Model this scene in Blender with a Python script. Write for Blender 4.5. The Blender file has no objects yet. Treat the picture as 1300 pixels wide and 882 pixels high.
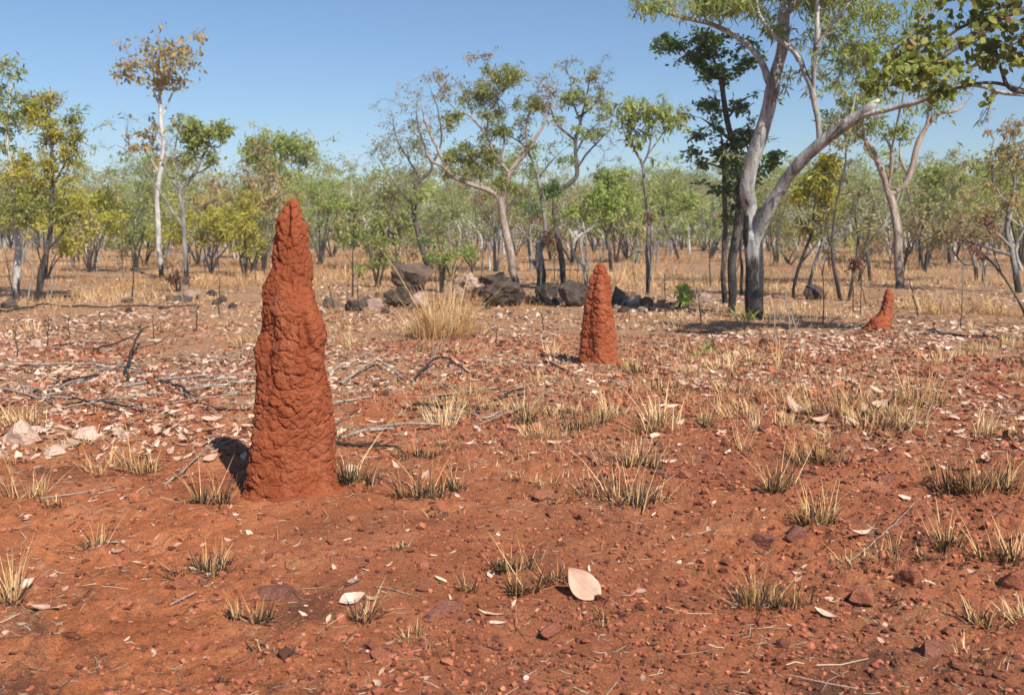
import bpy, bmesh, math
import numpy as np
from mathutils import Vector

scene = bpy.context.scene
COL = scene.collection
R = math.radians

# ------------------------------------------------------------------ camera maths
F = 35.0 / 36.0 * 1300.0            # focal length in photo pixels
CX, CY = 650.0, 396.5               # optical centre of the photo
TILT = math.atan((CY - 290.0) / F)  # horizon at row 290
CAM = np.array((0.0, 0.0, 1.2))
ct, st = math.cos(TILT), math.sin(TILT)


def ray(px, py):
    xr, yr = (px - CX) / F, (CY - py) / F
    return np.array((xr, ct + yr * st, -st + yr * ct))


def at(px, py, y):
    """world point seen at a photo pixel, at forward distance y"""
    d = ray(px, py)
    return CAM + d * (y / d[1])


# ------------------------------------------------------------------ noise
def _h(ix, iy, iz, seed):
    n = (ix.astype(np.int64) * 374761393 + iy.astype(np.int64) * 668265263 + iz.astype(np.int64) * 2147483647 + seed * 1274126177) & 0xFFFFFFFF
    n = ((n ^ (n >> 13)) * 1274126177) & 0xFFFFFFFF
    n = ((n ^ (n >> 16)) * 2246822519) & 0xFFFFFFFF
    return ((n ^ (n >> 15)) & 0xFFFFFF) / float(0x1000000)


def vn2(x, y, seed=0):
    x = np.asarray(x, float); y = np.asarray(y, float)
    ix, iy = np.floor(x), np.floor(y)
    fx, fy = x - ix, y - iy
    u, v = fx * fx * (3 - 2 * fx), fy * fy * (3 - 2 * fy)
    z = np.zeros_like(ix)
    a, b = _h(ix, iy, z, seed), _h(ix + 1, iy, z, seed)
    c, d = _h(ix, iy + 1, z, seed), _h(ix + 1, iy + 1, z, seed)
    return (a + (b - a) * u) * (1 - v) + (c + (d - c) * u) * v - 0.5


def vn3(p, seed=0):
    i = np.floor(p); f = p - i
    u = f * f * (3 - 2 * f)
    r = np.zeros(len(p))
    for dx in (0, 1):
        for dy in (0, 1):
            for dz in (0, 1):
                w = (u[:, 0] if dx else 1 - u[:, 0]) * (u[:, 1] if dy else 1 - u[:, 1]) * (u[:, 2] if dz else 1 - u[:, 2])
                r += w * _h(i[:, 0] + dx, i[:, 1] + dy, i[:, 2] + dz, seed)
    return r - 0.5


def worley(p, seed=0):
    """F1, F2, and the vertical offset from the nearest cell's centre"""
    i = np.floor(p)
    f1 = np.full(len(p), 9.0); f2 = np.full(len(p), 9.0); dzc = np.zeros(len(p)); idv = np.zeros(len(p))
    for dx in (-1, 0, 1):
        for dy in (-1, 0, 1):
            for dz in (-1, 0, 1):
                c = i + np.array((dx, dy, dz))
                q = c + np.stack([_h(c[:, 0], c[:, 1], c[:, 2], seed + k) for k in (1, 2, 3)], 1)
                d = np.sqrt(((p - q) ** 2).sum(1))
                near = d < f1
                f2 = np.where(near, f1, np.minimum(f2, d))
                f1 = np.where(near, d, f1)
                dzc = np.where(near, q[:, 2] - p[:, 2], dzc)
                idv = np.where(near, _h(c[:, 0], c[:, 1], c[:, 2], seed + 9), idv)
    return f1, f2, dzc, idv


MOUND_AT = None


def ground_xy(px, py):
    d = ray(px, py)
    t = CAM[2] / -d[2]
    return CAM[0] + d[0] * t, CAM[1] + d[1] * t


SKIRTS = []
for (px, py, amp, rad) in ((372, 625, .018, .30), (424, 603, .055, .15), (762, 462, .05, .3), (1113, 425, .05, .3), (270, 590, .05, .16)):
    gx, gy = ground_xy(px, py)
    SKIRTS.append((gx, gy, amp, rad))


def hgt(x, y):
    x = np.asarray(x, float); y = np.asarray(y, float)
    r = np.hypot(x, y)
    near = np.clip(7.0 / np.maximum(r, .1), 0, 1)
    z = .05 * vn2(x * .22, y * .22, 3) * np.clip(r / 12, .2, 1) + .03 * vn2(x * .9, y * .9, 4)
    z = z + .030 * vn2(x * 2.7, y * 2.7, 5) * np.clip(12 / np.maximum(r, .1), 0, 1)
    z = z + .020 * vn2(x * 7.5 + 3, y * 7.5, 6) * near
    calm = np.ones_like(z)
    for (gx, gy, amp, rad) in SKIRTS:
        d2 = ((x - gx) ** 2 + (y - gy) ** 2) / rad ** 2
        z = z + amp * np.exp(-d2)
        calm = calm * (1 - .7 * np.exp(-d2 * .5))
    rough = np.clip(.75 + 1.6 * vn2(x * .8 + 9, y * .8, 8) + .25 * np.clip(x, -1, 1), .3, 1.5)
    z = z + (.022 * vn2(x * 21, y * 21, 7) + .017 * vn2(x * 47, y * 47, 11)) * near * rough * calm
    clod = np.maximum(vn2(x * 13 + 1, y * 13 + 5, 12), 0) ** 2
    z = z + .11 * clod * near * rough * calm
    return z


def hz(x, y):
    return float(hgt(np.array([x]), np.array([y]))[0])


def ground(px, py):
    x, y = ground_xy(px, py)
    d = ray(px, py); z = hz(x, y)
    for _ in range(4):
        t = (z - CAM[2]) / d[2]; x, y = d[0] * t, d[1] * t; z = .5 * z + .5 * hz(x, y)
    return np.array((x, y, hz(x, y)))


def pix(p):
    """photo pixel of a world point"""
    d = np.asarray(p) - CAM
    fwd = d[1] * ct - d[2] * st
    up = d[1] * st + d[2] * ct
    return CX + F * d[0] / fwd, CY - F * up / fwd


# ------------------------------------------------------------------ mesh builder
class MB:
    def __init__(s):
        s.V, s.Fc, s.A, s.M, s.S, s.n = [], [], [], [], [], 0

    def add(s, v, f, a=0.5, m=0, smooth=True):
        v = np.asarray(v, float).reshape(-1, 3)
        f = np.asarray(f, np.int64)
        s.V.append(v); s.Fc.append(f + s.n)
        s.A.append(np.broadcast_to(np.asarray(a, float), (len(v),)))
        s.M.append(np.broadcast_to(np.asarray(m, np.int32), (len(f),)))
        s.S.append(np.full(len(f), smooth)); s.n += len(v)

    def mesh(s, name, mats):
        me = bpy.data.meshes.new(name)
        if s.n:
            V = np.concatenate(s.V)
            me.vertices.add(len(V)); me.vertices.foreach_set('co', V.ravel())
            loops = np.concatenate([f.ravel() for f in s.Fc])
            tot = np.concatenate([np.full(len(f), f.shape[1]) for f in s.Fc])
            me.loops.add(len(loops)); me.loops.foreach_set('vertex_index', loops.astype(np.int32))
            me.polygons.add(len(tot))
            start = np.concatenate(([0], np.cumsum(tot)[:-1])).astype(np.int32)
            me.polygons.foreach_set('loop_start', start)
            me.polygons.foreach_set('material_index', np.concatenate(s.M).astype(np.int32))
            me.polygons.foreach_set('use_smooth', np.concatenate(s.S))
            at_ = me.attributes.new('v', 'FLOAT', 'POINT')
            at_.data.foreach_set('value', np.concatenate(s.A).astype(np.float32))
        for m in (mats if isinstance(mats, (list, tuple)) else [mats]):
            me.materials.append(m)
        me.update(calc_edges=True)
        return me

    def build(s, name, mats, parent=None, loc=(0, 0, 0)):
        o = bpy.data.objects.new(name, s.mesh(name, mats))
        COL.objects.link(o); o.location = loc
        if parent: o.parent = parent
        return o


def tag(o, label=None, cat=None, group=None, kind=None):
    if label: o['label'] = label
    if cat: o['category'] = cat
    if group: o['group'] = group
    if kind: o['kind'] = kind
    return o


def empty(name, loc, rz=0.0):
    o = bpy.data.objects.new(name, None); COL.objects.link(o)
    o.location = loc; o.rotation_euler = (0, 0, rz); o.empty_display_size = .2
    return o


def kids(o):
    return [c for c in bpy.data.objects if c.parent == o]


CHILD = {}


def copy_tree(o, parent=None):
    c = o.copy(); COL.objects.link(c); c.parent = parent
    for ch in CHILD.get(o.name, ()):
        copy_tree(ch, c)
    return c


def reg(parent, child):
    CHILD.setdefault(parent.name, []).append(child)
    return child


def norm(v):
    v = np.asarray(v, float)
    return v / np.maximum(np.linalg.norm(v, axis=-1, keepdims=True), 1e-9)


def tube(mb, pts, rad, seg=6, a=.5, m=0, cap=True, flat=1.0):
    pts = np.asarray(pts, float); rad = np.broadcast_to(np.asarray(rad, float), (len(pts),))
    k = len(pts)
    t = np.gradient(pts, axis=0); t = norm(t)
    ref = np.array((0, 1, .05)) if abs(t[:, 1]).mean() < .8 else np.array((1, 0, .05))
    s = norm(np.cross(t, ref)); u = np.cross(s, t)
    th = np.arange(seg) / seg * 2 * math.pi
    ring = pts[:, None] + rad[:, None, None] * (np.cos(th)[None, :, None] * s[:, None] + flat * np.sin(th)[None, :, None] * u[:, None])
    i = np.arange(k - 1)[:, None] * seg; j = np.arange(seg)[None]; j2 = (j + 1) % seg
    f = np.stack([i + j, i + j2, i + seg + j2, i + seg + j], -1).reshape(-1, 4)
    aa = np.repeat(np.broadcast_to(np.asarray(a, float), (k,)), seg)
    mb.add(ring.reshape(-1, 3), f, aa, m)
    if cap:
        v = np.concatenate([ring[-1], pts[-1:] + t[-1:] * rad[-1] * .5])
        mb.add(v, [(q, (q + 1) % seg, seg) for q in range(seg)], aa[-1], m)


def catmull(p, sub):
    p = np.asarray(p, float)
    if len(p) < 2: return p
    q = np.concatenate([2 * p[:1] - p[1:2], p, 2 * p[-1:] - p[-2:-1]])
    out = []
    for i in range(1, len(q) - 2):
        for t in np.arange(sub) / sub:
            a, b, c, d = q[i - 1], q[i], q[i + 1], q[i + 2]
            out.append(.5 * (2 * b + (c - a) * t + (2 * a - 5 * b + 4 * c - d) * t * t + (3 * b - a - 3 * c + d) * t ** 3))
    out.append(p[-1])
    return np.array(out)


# ------------------------------------------------------------------ materials
class NT:
    def __init__(s, name):
        s.m = bpy.data.materials.new(name); s.m.use_nodes = True
        s.t = s.m.node_tree; s.b = s.t.nodes['Principled BSDF']
        s.b.inputs['Roughness'].default_value = .9
        s.b.inputs['Specular IOR Level'].default_value = .25
        s.out = s.t.nodes['Material Output']

    def n(s, typ, ins=None, **kw):
        nd = s.t.nodes.new(typ)
        for k, v in kw.items(): setattr(nd, k, v)
        for k, v in (ins or {}).items(): s.put(nd.inputs[k], v)
        return nd

    def put(s, sock, v):
        if isinstance(v, bpy.types.NodeSocket): s.t.links.new(v, sock)
        elif isinstance(v, (tuple, list)) and len(v) == 3 and sock.type == 'RGBA': sock.default_value = (*v, 1)
        else: sock.default_value = v

    def noise(s, scale, detail=4, rough=.55, vec=None, dist=0):
        return s.n('ShaderNodeTexNoise', {'Scale': scale, 'Detail': detail, 'Roughness': rough, 'Distortion': dist, **({'Vector': vec} if vec else {})}).outputs['Fac']

    def ramp(s, fac, stops, interp='LINEAR'):
        r = s.n('ShaderNodeValToRGB', {'Fac': fac}); cr = r.color_ramp; cr.interpolation = interp
        while len(cr.elements) < len(stops): cr.elements.new(.5)
        for e, (p, c) in zip(cr.elements, stops):
            e.position = p; e.color = (*c, 1) if len(c) == 3 else c
        return r.outputs['Color']

    def mix(s, fac, a, b, mode='MIX'):
        n = s.n('ShaderNodeMix', None, data_type='RGBA', blend_type=mode)
        s.put(n.inputs[0], fac); s.put(n.inputs[6], a); s.put(n.inputs[7], b)
        return n.outputs[2]

    def math(s, op, a, b=0.0, clamp=False):
        n = s.n('ShaderNodeMath', None, operation=op, use_clamp=clamp); s.put(n.inputs[0], a); s.put(n.inputs[1], b)
        return n.outputs[0]

    def mr(s, v, a, b, c=0., d=1.):
        return s.n('ShaderNodeMapRange', {'Value': v, 'From Min': a, 'From Max': b, 'To Min': c, 'To Max': d}).outputs[0]

    def attr(s, name='v'):
        return s.n('ShaderNodeAttribute', None, attribute_name=name).outputs['Fac']

    def pos(s):
        return s.n('ShaderNodeNewGeometry').outputs['Position']

    def obj(s):
        return s.n('ShaderNodeTexCoord').outputs['Object']

    def rnd(s):
        return s.n('ShaderNodeObjectInfo').outputs['Random']

    def bump(s, h, dist, strength=1.0, prev=None):
        n = s.n('ShaderNodeBump', {'Height': h, 'Distance': dist, 'Strength': strength, **({'Normal': prev} if prev else {})})
        s.t.links.new(n.outputs[0], s.b.inputs['Normal'])
        return n.outputs[0]

    def col(s, c):
        s.put(s.b.inputs['Base Color'], c); return s


G = 1e0


def leaf_mat(name, stops, trans=.35):
    t = NT(name)
    c = t.ramp(t.attr(), stops)
    hs = t.n('ShaderNodeHueSaturation', {'Color': c, 'Value': t.mr(t.rnd(), 0, 1, .88, 1.12), 'Hue': t.mr(t.rnd(), 0, 1, .49, .51)}).outputs[0]
    t.col(hs); t.b.inputs['Roughness'].default_value = .55; t.b.inputs['Specular IOR Level'].default_value = .4
    tr = t.n('ShaderNodeBsdfTranslucent', {'Color': hs})
    mx = t.n('ShaderNodeMixShader', {0: trans})
    t.t.links.new(t.b.outputs[0], mx.inputs[1]); t.t.links.new(tr.outputs[0], mx.inputs[2])
    t.t.links.new(mx.outputs[0], t.out.inputs['Surface'])
    return t.m


def bark_mat(name, stops, char=.0, charcol=(.03, .026, .024), scale=9, patch=.52):
    t = NT(name); o = t.obj()
    mp = t.n('ShaderNodeMapping', {'Vector': o, 'Scale': (1, 1, .28)}).outputs[0]
    n1 = t.noise(scale, 6, .62, mp, .4)
    n2 = t.noise(scale * 5, 4, .6, mp)
    c = t.ramp(n1, stops)
    c = t.mix(t.mr(n2, .35, .7, 0, .45), c, t.mix(.5, c, stops[0][1]))
    if char:   # fire scar: flaky black patches on the lower bole, own outline
        z = t.n('ShaderNodeSeparateXYZ', {'Vector': o}).outputs[2]
        n3 = t.noise(4.5, 5, .6, mp, .6)
        k = t.math('SUBTRACT', t.math('ADD', n3, patch - .5), t.math('MULTIPLY', z, .30 / char))
        c = t.mix(t.mr(k, .30, .36), c, charcol)
    t.col(c)
    n4 = t.noise(scale * 2.3, 6, .7, mp, 1.2)
    c = t.mix(t.mr(n4, .54, .62, 0, .75), c, stops[0][1])
    t.col(c)
    b = t.bump(n1, .05, .8); b = t.bump(n4, .03, .6, b); t.bump(n2, .015, .9, b)
    return t.m


M = {}


def make_materials():
    # --- soil
    t = NT('red_soil'); p = t.pos()
    big = t.noise(.55, 4, .55, p, .5); med = t.noise(3.2, 6, .62, p, .4); fine = t.noise(26, 6, .68, p); grit = t.noise(140, 3, .7, p)
    c = t.ramp(med, ((.25, (.33, .102, .044)), (.5, (.49, .168, .070)), (.72, (.61, .245, .112))))
    c = t.mix(t.mr(t.math('ADD', big, t.mr(t.n('ShaderNodeSeparateXYZ', {'Vector': p}).outputs[0], -1.6, 1.2, -.14, .16)), .36, .66, 0, .85), c, t.mix(.6, c, (.27, .105, .064)))
    c = t.mix(t.mr(fine, .5, .75, 0, .5), c, (.46, .185, .095))
    c = t.mix(t.mr(fine, .43, .25, 0, .55), c, (.17, .058, .033))
    c = t.mix(t.mr(grit, .64, .72, 0, .7), c, (.50, .30, .19))
    c = t.mix(t.mr(grit, .34, .27, 0, .75), c, (.055, .03, .024))
    xyz = t.n('ShaderNodeSeparateXYZ', {'Vector': p}); Y = xyz.outputs[1]
    ash = t.noise(1.3, 6, .65, p, .8)
    c = t.mix(t.mr(t.math('ADD', ash, t.mr(grit, .3, .7, -.06, .06)), .56, .66, 0, .72), c, (.085, .048, .037))
    # straw and shed-leaf cover, thicker away from the bare front strip
    s1 = t.noise(1.1, 6, .7, p, .6); s2 = t.noise(38, 4, .7, p)
    cover = t.math('ADD', t.math('ADD', s1, t.mr(s2, .3, .7, -.12, .12)), t.mr(Y, 3.8, 9, -.12, .15))
    straw = t.ramp(s2, ((.3, (.22, .12, .068)), (.5, (.42, .25, .14)), (.7, (.60, .43, .29))))
    c = t.mix(t.mr(cover, .5, .62, 0, .8), c, straw)
    far = t.math('ADD', t.mr(Y, 10, 20, 0, .75), t.math('MULTIPLY', t.math('SUBTRACT', t.noise(.35, 5, .6, p), .5), 1.2), True)
    c = t.mix(t.math('MULTIPLY', far, .8), c, t.ramp(t.noise(.9, 6, .7, p), ((.3, (.22, .125, .07)), (.55, (.35, .225, .13)), (.75, (.47, .35, .22)))))
    t.col(c); t.b.inputs['Roughness'].default_value = 1; t.b.inputs['Specular IOR Level'].default_value = .1
    b = t.bump(fine, .045, 1.0); t.bump(grit, .010, 1.0, b)
    M['soil'] = t.m

    # --- termite earth
    t = NT('termite_earth'); o = t.obj()
    n1 = t.noise(7, 5, .6, o); n2 = t.noise(60, 5, .7, o); n3 = t.noise(260, 3, .7, o)
    c = t.ramp(n1, ((.28, (.25, .064, .027)), (.52, (.335, .090, .038)), (.75, (.40, .122, .055))))
    c = t.mix(t.mr(n2, .5, .75, 0, .4), c, (.33, .10, .048))
    c = t.mix(t.mr(n3, .36, .28, 0, .5), c, (.16, .04, .018))
    wash = t.noise(11, 5, .65, t.n('ShaderNodeMapping', {'Vector': o, 'Scale': (1, 1, .22)}).outputs[0], .5)
    c = t.mix(t.mr(wash, .50, .66, 0, .5), c, (.45, .165, .088))
    c = t.mix(t.mr(t.noise(4, 5, .7, o, .8), .56, .68, 0, .45), c, (.25, .095, .058))
    t.col(c); t.b.inputs['Roughness'].default_value = 1; t.b.inputs['Specular IOR Level'].default_value = .08
    b = t.bump(n2, .022, .9); t.bump(n3, .006, .9, b)
    M['termite'] = t.m

    def rock(name, stops, lich=None, sc=6):
        t = NT(name); o = t.obj(); v = t.n('ShaderNodeVectorMath', {0: o, 1: t.n('ShaderNodeObjectInfo').outputs['Location']}, operation='ADD').outputs[0]
        n1 = t.noise(sc, 6, .65, v, .5); n2 = t.noise(sc * 8, 4, .65, v)
        c = t.ramp(n1, stops)
        c = t.mix(t.mr(n2, .55, .75, 0, .4), c, t.mix(.5, c, stops[-1][1]))
        c = t.n('ShaderNodeHueSaturation', {'Color': c, 'Value': t.mr(t.rnd(), 0, 1, .8, 1.2)}).outputs[0]
        if lich: c = t.mix(t.mr(t.noise(sc * 1.7, 5, .7, v, .7), .58, .66, 0, .75), c, lich)
        t.col(c); b = t.bump(n1, .06, .8); t.bump(n2, .02, .9, b)
        return t.m
    M['stone'] = rock('red_stone', ((.25, (.22, .074, .045)), (.5, (.36, .125, .07)), (.75, (.48, .19, .11))), None, 14)
    M['slab'] = rock('maroon_stone', ((.25, (.15, .06, .043)), (.5, (.25, .10, .068)), (.75, (.36, .155, .108))), None, 12)
    M['boulder'] = rock('dark_boulder', ((.25, (.03, .022, .018)), (.5, (.06, .044, .036)), (.75, (.12, .088, .068))), (.19, .125, .085), 3)
    M['boulder_brown'] = rock('brown_boulder', ((.25, (.05, .034, .027)), (.5, (.105, .07, .054)), (.75, (.19, .13, .10))), (.06, .047, .04), 3)
    M['pink_rock'] = rock('pink_rock', ((.25, (.44, .28, .205)), (.5, (.62, .43, .33)), (.75, (.72, .55, .44))), (.58, .42, .31), 9)
    M['pale_rock'] = rock('pale_rock', ((.25, (.17, .115, .09)), (.5, (.29, .205, .16)), (.75, (.42, .32, .26))), (.2, .14, .11), 4)

    # --- plants
    def ramped(name, stops, trans=0, rough=.85):
        t = NT(name); c = t.ramp(t.attr(), stops); t.col(c); t.b.inputs['Roughness'].default_value = rough
        if trans:
            tr = t.n('ShaderNodeBsdfTranslucent', {'Color': c}); mx = t.n('ShaderNodeMixShader', {0: trans})
            t.t.links.new(t.b.outputs[0], mx.inputs[1]); t.t.links.new(tr.outputs[0], mx.inputs[2]); t.t.links.new(mx.outputs[0], t.out.inputs['Surface'])
        return t.m
    M['straw'] = ramped('dry_straw', ((0, (.20, .09, .035)), (.35, (.42, .22, .078)), (.7, (.57, .37, .175)), (1, (.72, .555, .335))), .1, .7)
    M['char'] = ramped('charred_stub', ((0, (.016, .013, .011)), (.6, (.045, .032, .025)), (1, (.16, .09, .05))))
    M['greenblade'] = ramped('green_blade', ((0, (.12, .16, .035)), (1, (.32, .33, .09))), .3)
    t = NT('dry_leaf'); v = t.attr(); n = t.noise(55, 4, .6, t.pos())
    c = t.ramp(v, ((0, (.14, .07, .045)), (.3, (.32, .18, .12)), (.65, (.50, .325, .235)), (.9, (.56, .42, .32)), (1, (.64, .56, .46))))
    c = t.mix(t.mr(n, .5, .75, 0, .45), c, t.mix(.6, c, (.24, .13, .085)))
    t.col(c); t.b.inputs['Roughness'].default_value = .6
    tr = t.n('ShaderNodeBsdfTranslucent', {'Color': c}); mx = t.n('ShaderNodeMixShader', {0: .12})
    t.t.links.new(t.b.outputs[0], mx.inputs[1]); t.t.links.new(tr.outputs[0], mx.inputs[2]); t.t.links.new(mx.outputs[0], t.out.inputs['Surface'])
    M['dryleaf'] = t.m
    M['cream'] = ramped('cream_leaf', ((0, (.60, .54, .36)), (1, (.72, .68, .50))), .12, .5)
    M['crumb'] = ramped('soil_crumb', ((0, (.07, .03, .022)), (.3, (.19, .06, .032)), (.65, (.29, .092, .048)), (.88, (.40, .14, .073)), (.93, (.42, .2, .12)), (1, (.6, .46, .36))))
    M['litter'] = ramped('twig_litter', ((0, (.03, .026, .024)), (.25, (.17, .10, .06)), (.6, (.40, .285, .18)), (1, (.60, .50, .38))))

    M['leaf_olive'] = leaf_mat('olive_leaf', ((0, (.14, .185, .04)), (.45, (.30, .355, .085)), (.8, (.43, .45, .13)), (1, (.46, .36, .13))), .55)
    M['leaf_grey'] = leaf_mat('greygreen_leaf', ((0, (.20, .215, .09)), (.5, (.35, .355, .15)), (.85, (.45, .42, .19)), (1, (.46, .33, .16))), .55)
    M['leaf_gold'] = leaf_mat('golden_leaf', ((0, (.27, .285, .045)), (.4, (.47, .46, .065)), (.75, (.62, .56, .09)), (1, (.70, .54, .10))), .55)
    M['leaf_lime'] = leaf_mat('lime_leaf', ((0, (.19, .255, .05)), (.5, (.35, .42, .09)), (1, (.49, .52, .15))), .55)
    M['leaf_dark'] = leaf_mat('dark_leaf', ((0, (.05, .095, .028)), (.5, (.11, .185, .05)), (1, (.24, .32, .085))), .5)
    M['leaf_brown'] = leaf_mat('browning_leaf', ((0, (.19, .17, .06)), (.35, (.35, .28, .10)), (.65, (.40, .26, .12)), (1, (.55, .42, .15))), .5)
    M['leaf_broad'] = leaf_mat('broad_leaf', ((0, (.13, .19, .035)), (.5, (.30, .37, .07)), (.9, (.47, .50, .12)), (1, (.50, .30, .12))), .55)
    M['leaf_rust'] = leaf_mat('scorched_leaf', ((0, (.12, .045, .025)), (.5, (.20, .075, .035)), (1, (.30, .13, .06))))

    M['bark_white'] = bark_mat('white_bark', ((.28, (.22, .205, .19)), (.5, (.47, .45, .42)), (.7, (.62, .61, .58))), .55, patch=.50)
    M['far_white'] = bark_mat('far_white_bark', ((.28, (.25, .235, .22)), (.5, (.46, .44, .41)), (.7, (.60, .585, .555))))
    M['far_grey'] = bark_mat('far_grey_bark', ((.28, (.11, .10, .094)), (.5, (.235, .22, .205)), (.72, (.38, .36, .335))))
    M['bark_grey'] = bark_mat('grey_bark', ((.28, (.10, .093, .087)), (.5, (.22, .205, .19)), (.72, (.37, .35, .325))), .8, patch=.52)
    M['bark_pink'] = bark_mat('pink_bark', ((.28, (.20, .145, .115)), (.5, (.34, .27, .23)), (.72, (.50, .435, .385))), .5, patch=.46)
    M['bark_dark'] = bark_mat('dark_bark', ((.28, (.05, .042, .038)), (.5, (.10, .083, .074)), (.75, (.20, .17, .15))), 1.0, patch=.5)
    M['bark_forked'] = bark_mat('blotched_bark', ((.3, (.10, .097, .094)), (.46, (.32, .315, .30)), (.66, (.56, .555, .535))), 1.15, patch=.60, scale=6)
    M['twig_grey'] = bark_mat('grey_twig', ((.3, (.19, .165, .15)), (.7, (.36, .325, .295))))
    M['twig_brown'] = bark_mat('brown_twig', ((.3, (.09, .07, .058)), (.7, (.19, .155, .13))))
    M['deadwood'] = bark_mat('weathered_wood', ((.28, (.20, .16, .125)), (.5, (.40, .33, .265)), (.72, (.60, .52, .43))), scale=14)
    M['burntwood'] = bark_mat('burnt_wood', ((.3, (.025, .022, .02)), (.7, (.075, .062, .055))), scale=14)


make_materials()
# ------------------------------------------------------------------ ground sheet
def make_ground():
    dense = np.arange(-.66, .66, .0032)
    coarse = np.linspace(.66, 2 * math.pi - .66, 60)[:-1]
    th = np.concatenate([dense, coarse])
    rr = [0.25]
    while rr[-1] < 1.9: rr.append(rr[-1] * 1.09)
    while rr[-1] < 45: rr.append(rr[-1] * 1.0036)
    while rr[-1] < 2600: rr.append(rr[-1] * 1.06)
    rr = np.array(rr)
    Rg, Tg = np.meshgrid(rr, th, indexing='ij')
    x, y = Rg * np.sin(Tg), Rg * np.cos(Tg)
    z = hgt(x.ravel(), y.ravel())
    v = np.stack([x.ravel(), y.ravel(), z], 1)
    n, k = len(rr), len(th)
    i = np.arange(n - 1)[:, None] * k; j = np.arange(k)[None]; j2 = (j + 1) % k
    f = np.stack([i + j2, i + j, i + k + j, i + k + j2], -1).reshape(-1, 4)[:, ::-1]
    mb = MB(); mb.add(v, f)
    c = np.array([[0, 0, hz(0, 0)]])
    mb.add(np.concatenate([v[:k], c]), [(q, k, (q + 1) % k) for q in range(k)])
    o = mb.build('ground', M['soil']); tag(o, kind='structure')


make_ground()


# ------------------------------------------------------------------ termite mounds
def mound(name, label, base, prof, depth_k, nr, nc, lump, seed, groove=None, lobes=.085):
    """prof: (row px, left px, right px) from base to top, read off the photo"""
    bx, by = base
    B = np.array([*ground_xy(bx, by), 0.0]); B[1] += (.105 if nr > 500 else .16) * depth_k; B[2] = hz(B[0], B[1])
    Y = B[1]
    rows, lf, rt = [np.array(c, float) for c in zip(*prof)]
    zc = np.array([at((l + r_) / 2, p, Y)[2] for p, l, r_ in prof]) - B[2]
    xc = np.array([at((l + r_) / 2, p, Y)[0] for p, l, r_ in prof]) - B[0]
    hw = (rt - lf) / 2 / F * Y
    zc[0] = -.06
    z = np.linspace(zc[0], zc[-1], nr)
    x0 = np.interp(z, zc, xc); a = np.interp(z, zc, hw)
    ker = np.ones(9) / 9
    sm = lambda q: np.convolve(np.pad(q, 4, 'edge'), ker, 'valid')
    x0, a = sm(x0), sm(a)
    # close the top as a dome
    cap = np.clip((z[-1] - z) / (hw[-2] * .9), 0, 1); a = a * np.sqrt(np.clip(1 - (1 - cap) ** 2, 0.0, 1))
    th = np.arange(nc) / nc * 2 * math.pi
    Z, T = np.meshgrid(z, th, indexing='ij')
    A = np.repeat(a[:, None], nc, 1); X0 = np.repeat(x0[:, None], nc, 1)
    cs, sn = np.cos(T), np.sin(T)
    p = np.stack([(X0 + A * cs).ravel(), (A * depth_k * sn).ravel(), Z.ravel()], 1)
    q = np.stack([(cs * .25).ravel(), (sn * .25).ravel(), Z.ravel()], 1) + seed
    nrm = np.stack([cs.ravel(), sn.ravel(), np.full(p.shape[0], .12)], 1)
    amp = np.clip(A.ravel() / .06, 0, 1)
    d = lobes * .8 * vn3(q * np.array((5, 5, 2.2)), seed) * A.ravel() / .15
    w = p + .045 * np.stack([vn3(p * 10 + k * 7.3, seed + k) for k in range(3)], 1) + .02 * np.stack([vn3(p * 30 + k * 5.3, seed + 80 + k) for k in range(3)], 1) + seed * 3.1
    f1, f2, dz, idv = worley(w * np.array((1, 1, 1.15)) / lump, seed)
    crk = np.clip((f2 - f1) / .15, 0, 1); crk = crk * (2 - crk)
    cm = np.clip(vn3(p * 8 + 31, seed + 70) * 4 + .55, 0, 1)
    soft = np.clip((f2 - f1) / .45, 0, 1)
    d += lump * (.09 * (1 - f1 ** 2) + .07 * soft - .10 * (1 - crk) * cm * (.4 + idv) + .05 * np.clip(dz, -.7, .7) * soft + .07 * (idv - .5) * soft)
    d += .016 * vn3(p * 11, seed + 71)
    w2 = p + .018 * np.stack([vn3(p * 26 + k * 3.3, seed + 20 + k) for k in range(3)], 1) + seed
    g1, g2, dz2, id2 = worley(w2 / (lump * .42), seed + 31)
    crk2 = np.clip((g2 - g1) / .3, 0, 1)
    keep = np.clip(vn3(p * 5 + 2, seed + 40) * 3 + .65, 0, 1)
    d += lump * .42 * keep * (.15 * (1 - g1 ** 2) - .10 * (1 - crk2) * (id2 > .4))
    d += .008 * vn3(p * 55, seed + 50) + .005 * vn3(p * 120, seed + 51)
    d -= d.mean()
    # open vertical crevices
    for (gx, z0, z1, wd, dp) in (groove or ()):
        u = (p[:, 0] - gx - .012 * np.sin(p[:, 2] * 17 + gx * 40)) / wd
        zz = np.clip((p[:, 2] - z0) / .05, 0, 1) * np.clip((z1 - p[:, 2]) / .04, 0, 1)
        d -= dp * np.exp(-u * u) * zz * np.clip(-sn.ravel() * 2, 0, 1)
    flare = np.clip(1 - (p[:, 2] / .07), 0, 1.4)
    d += .013 * flare ** 2 * (1 + 3.0 * vn3(q * 16, seed + 60))
    p = p + nrm * (d * amp)[:, None]
    i = np.arange(nr - 1)[:, None] * nc; j = np.arange(nc)[None]; j2 = (j + 1) % nc
    f = np.stack([i + j, i + j2, i + nc + j2, i + nc + j], -1).reshape(-1, 4)
    mb = MB(); mb.add(p, f)
    top = p[-nc:].mean(0, keepdims=True) + np.array([[0, 0, .004]])
    mb.add(np.concatenate([p[-nc:], top]), [(k, (k + 1) % nc, nc) for k in range(nc)])
    o = mb.build(name, M['termite'], None, B)
    tag(o, label, 'termite mound', 'red termite mounds')
    return o


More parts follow.
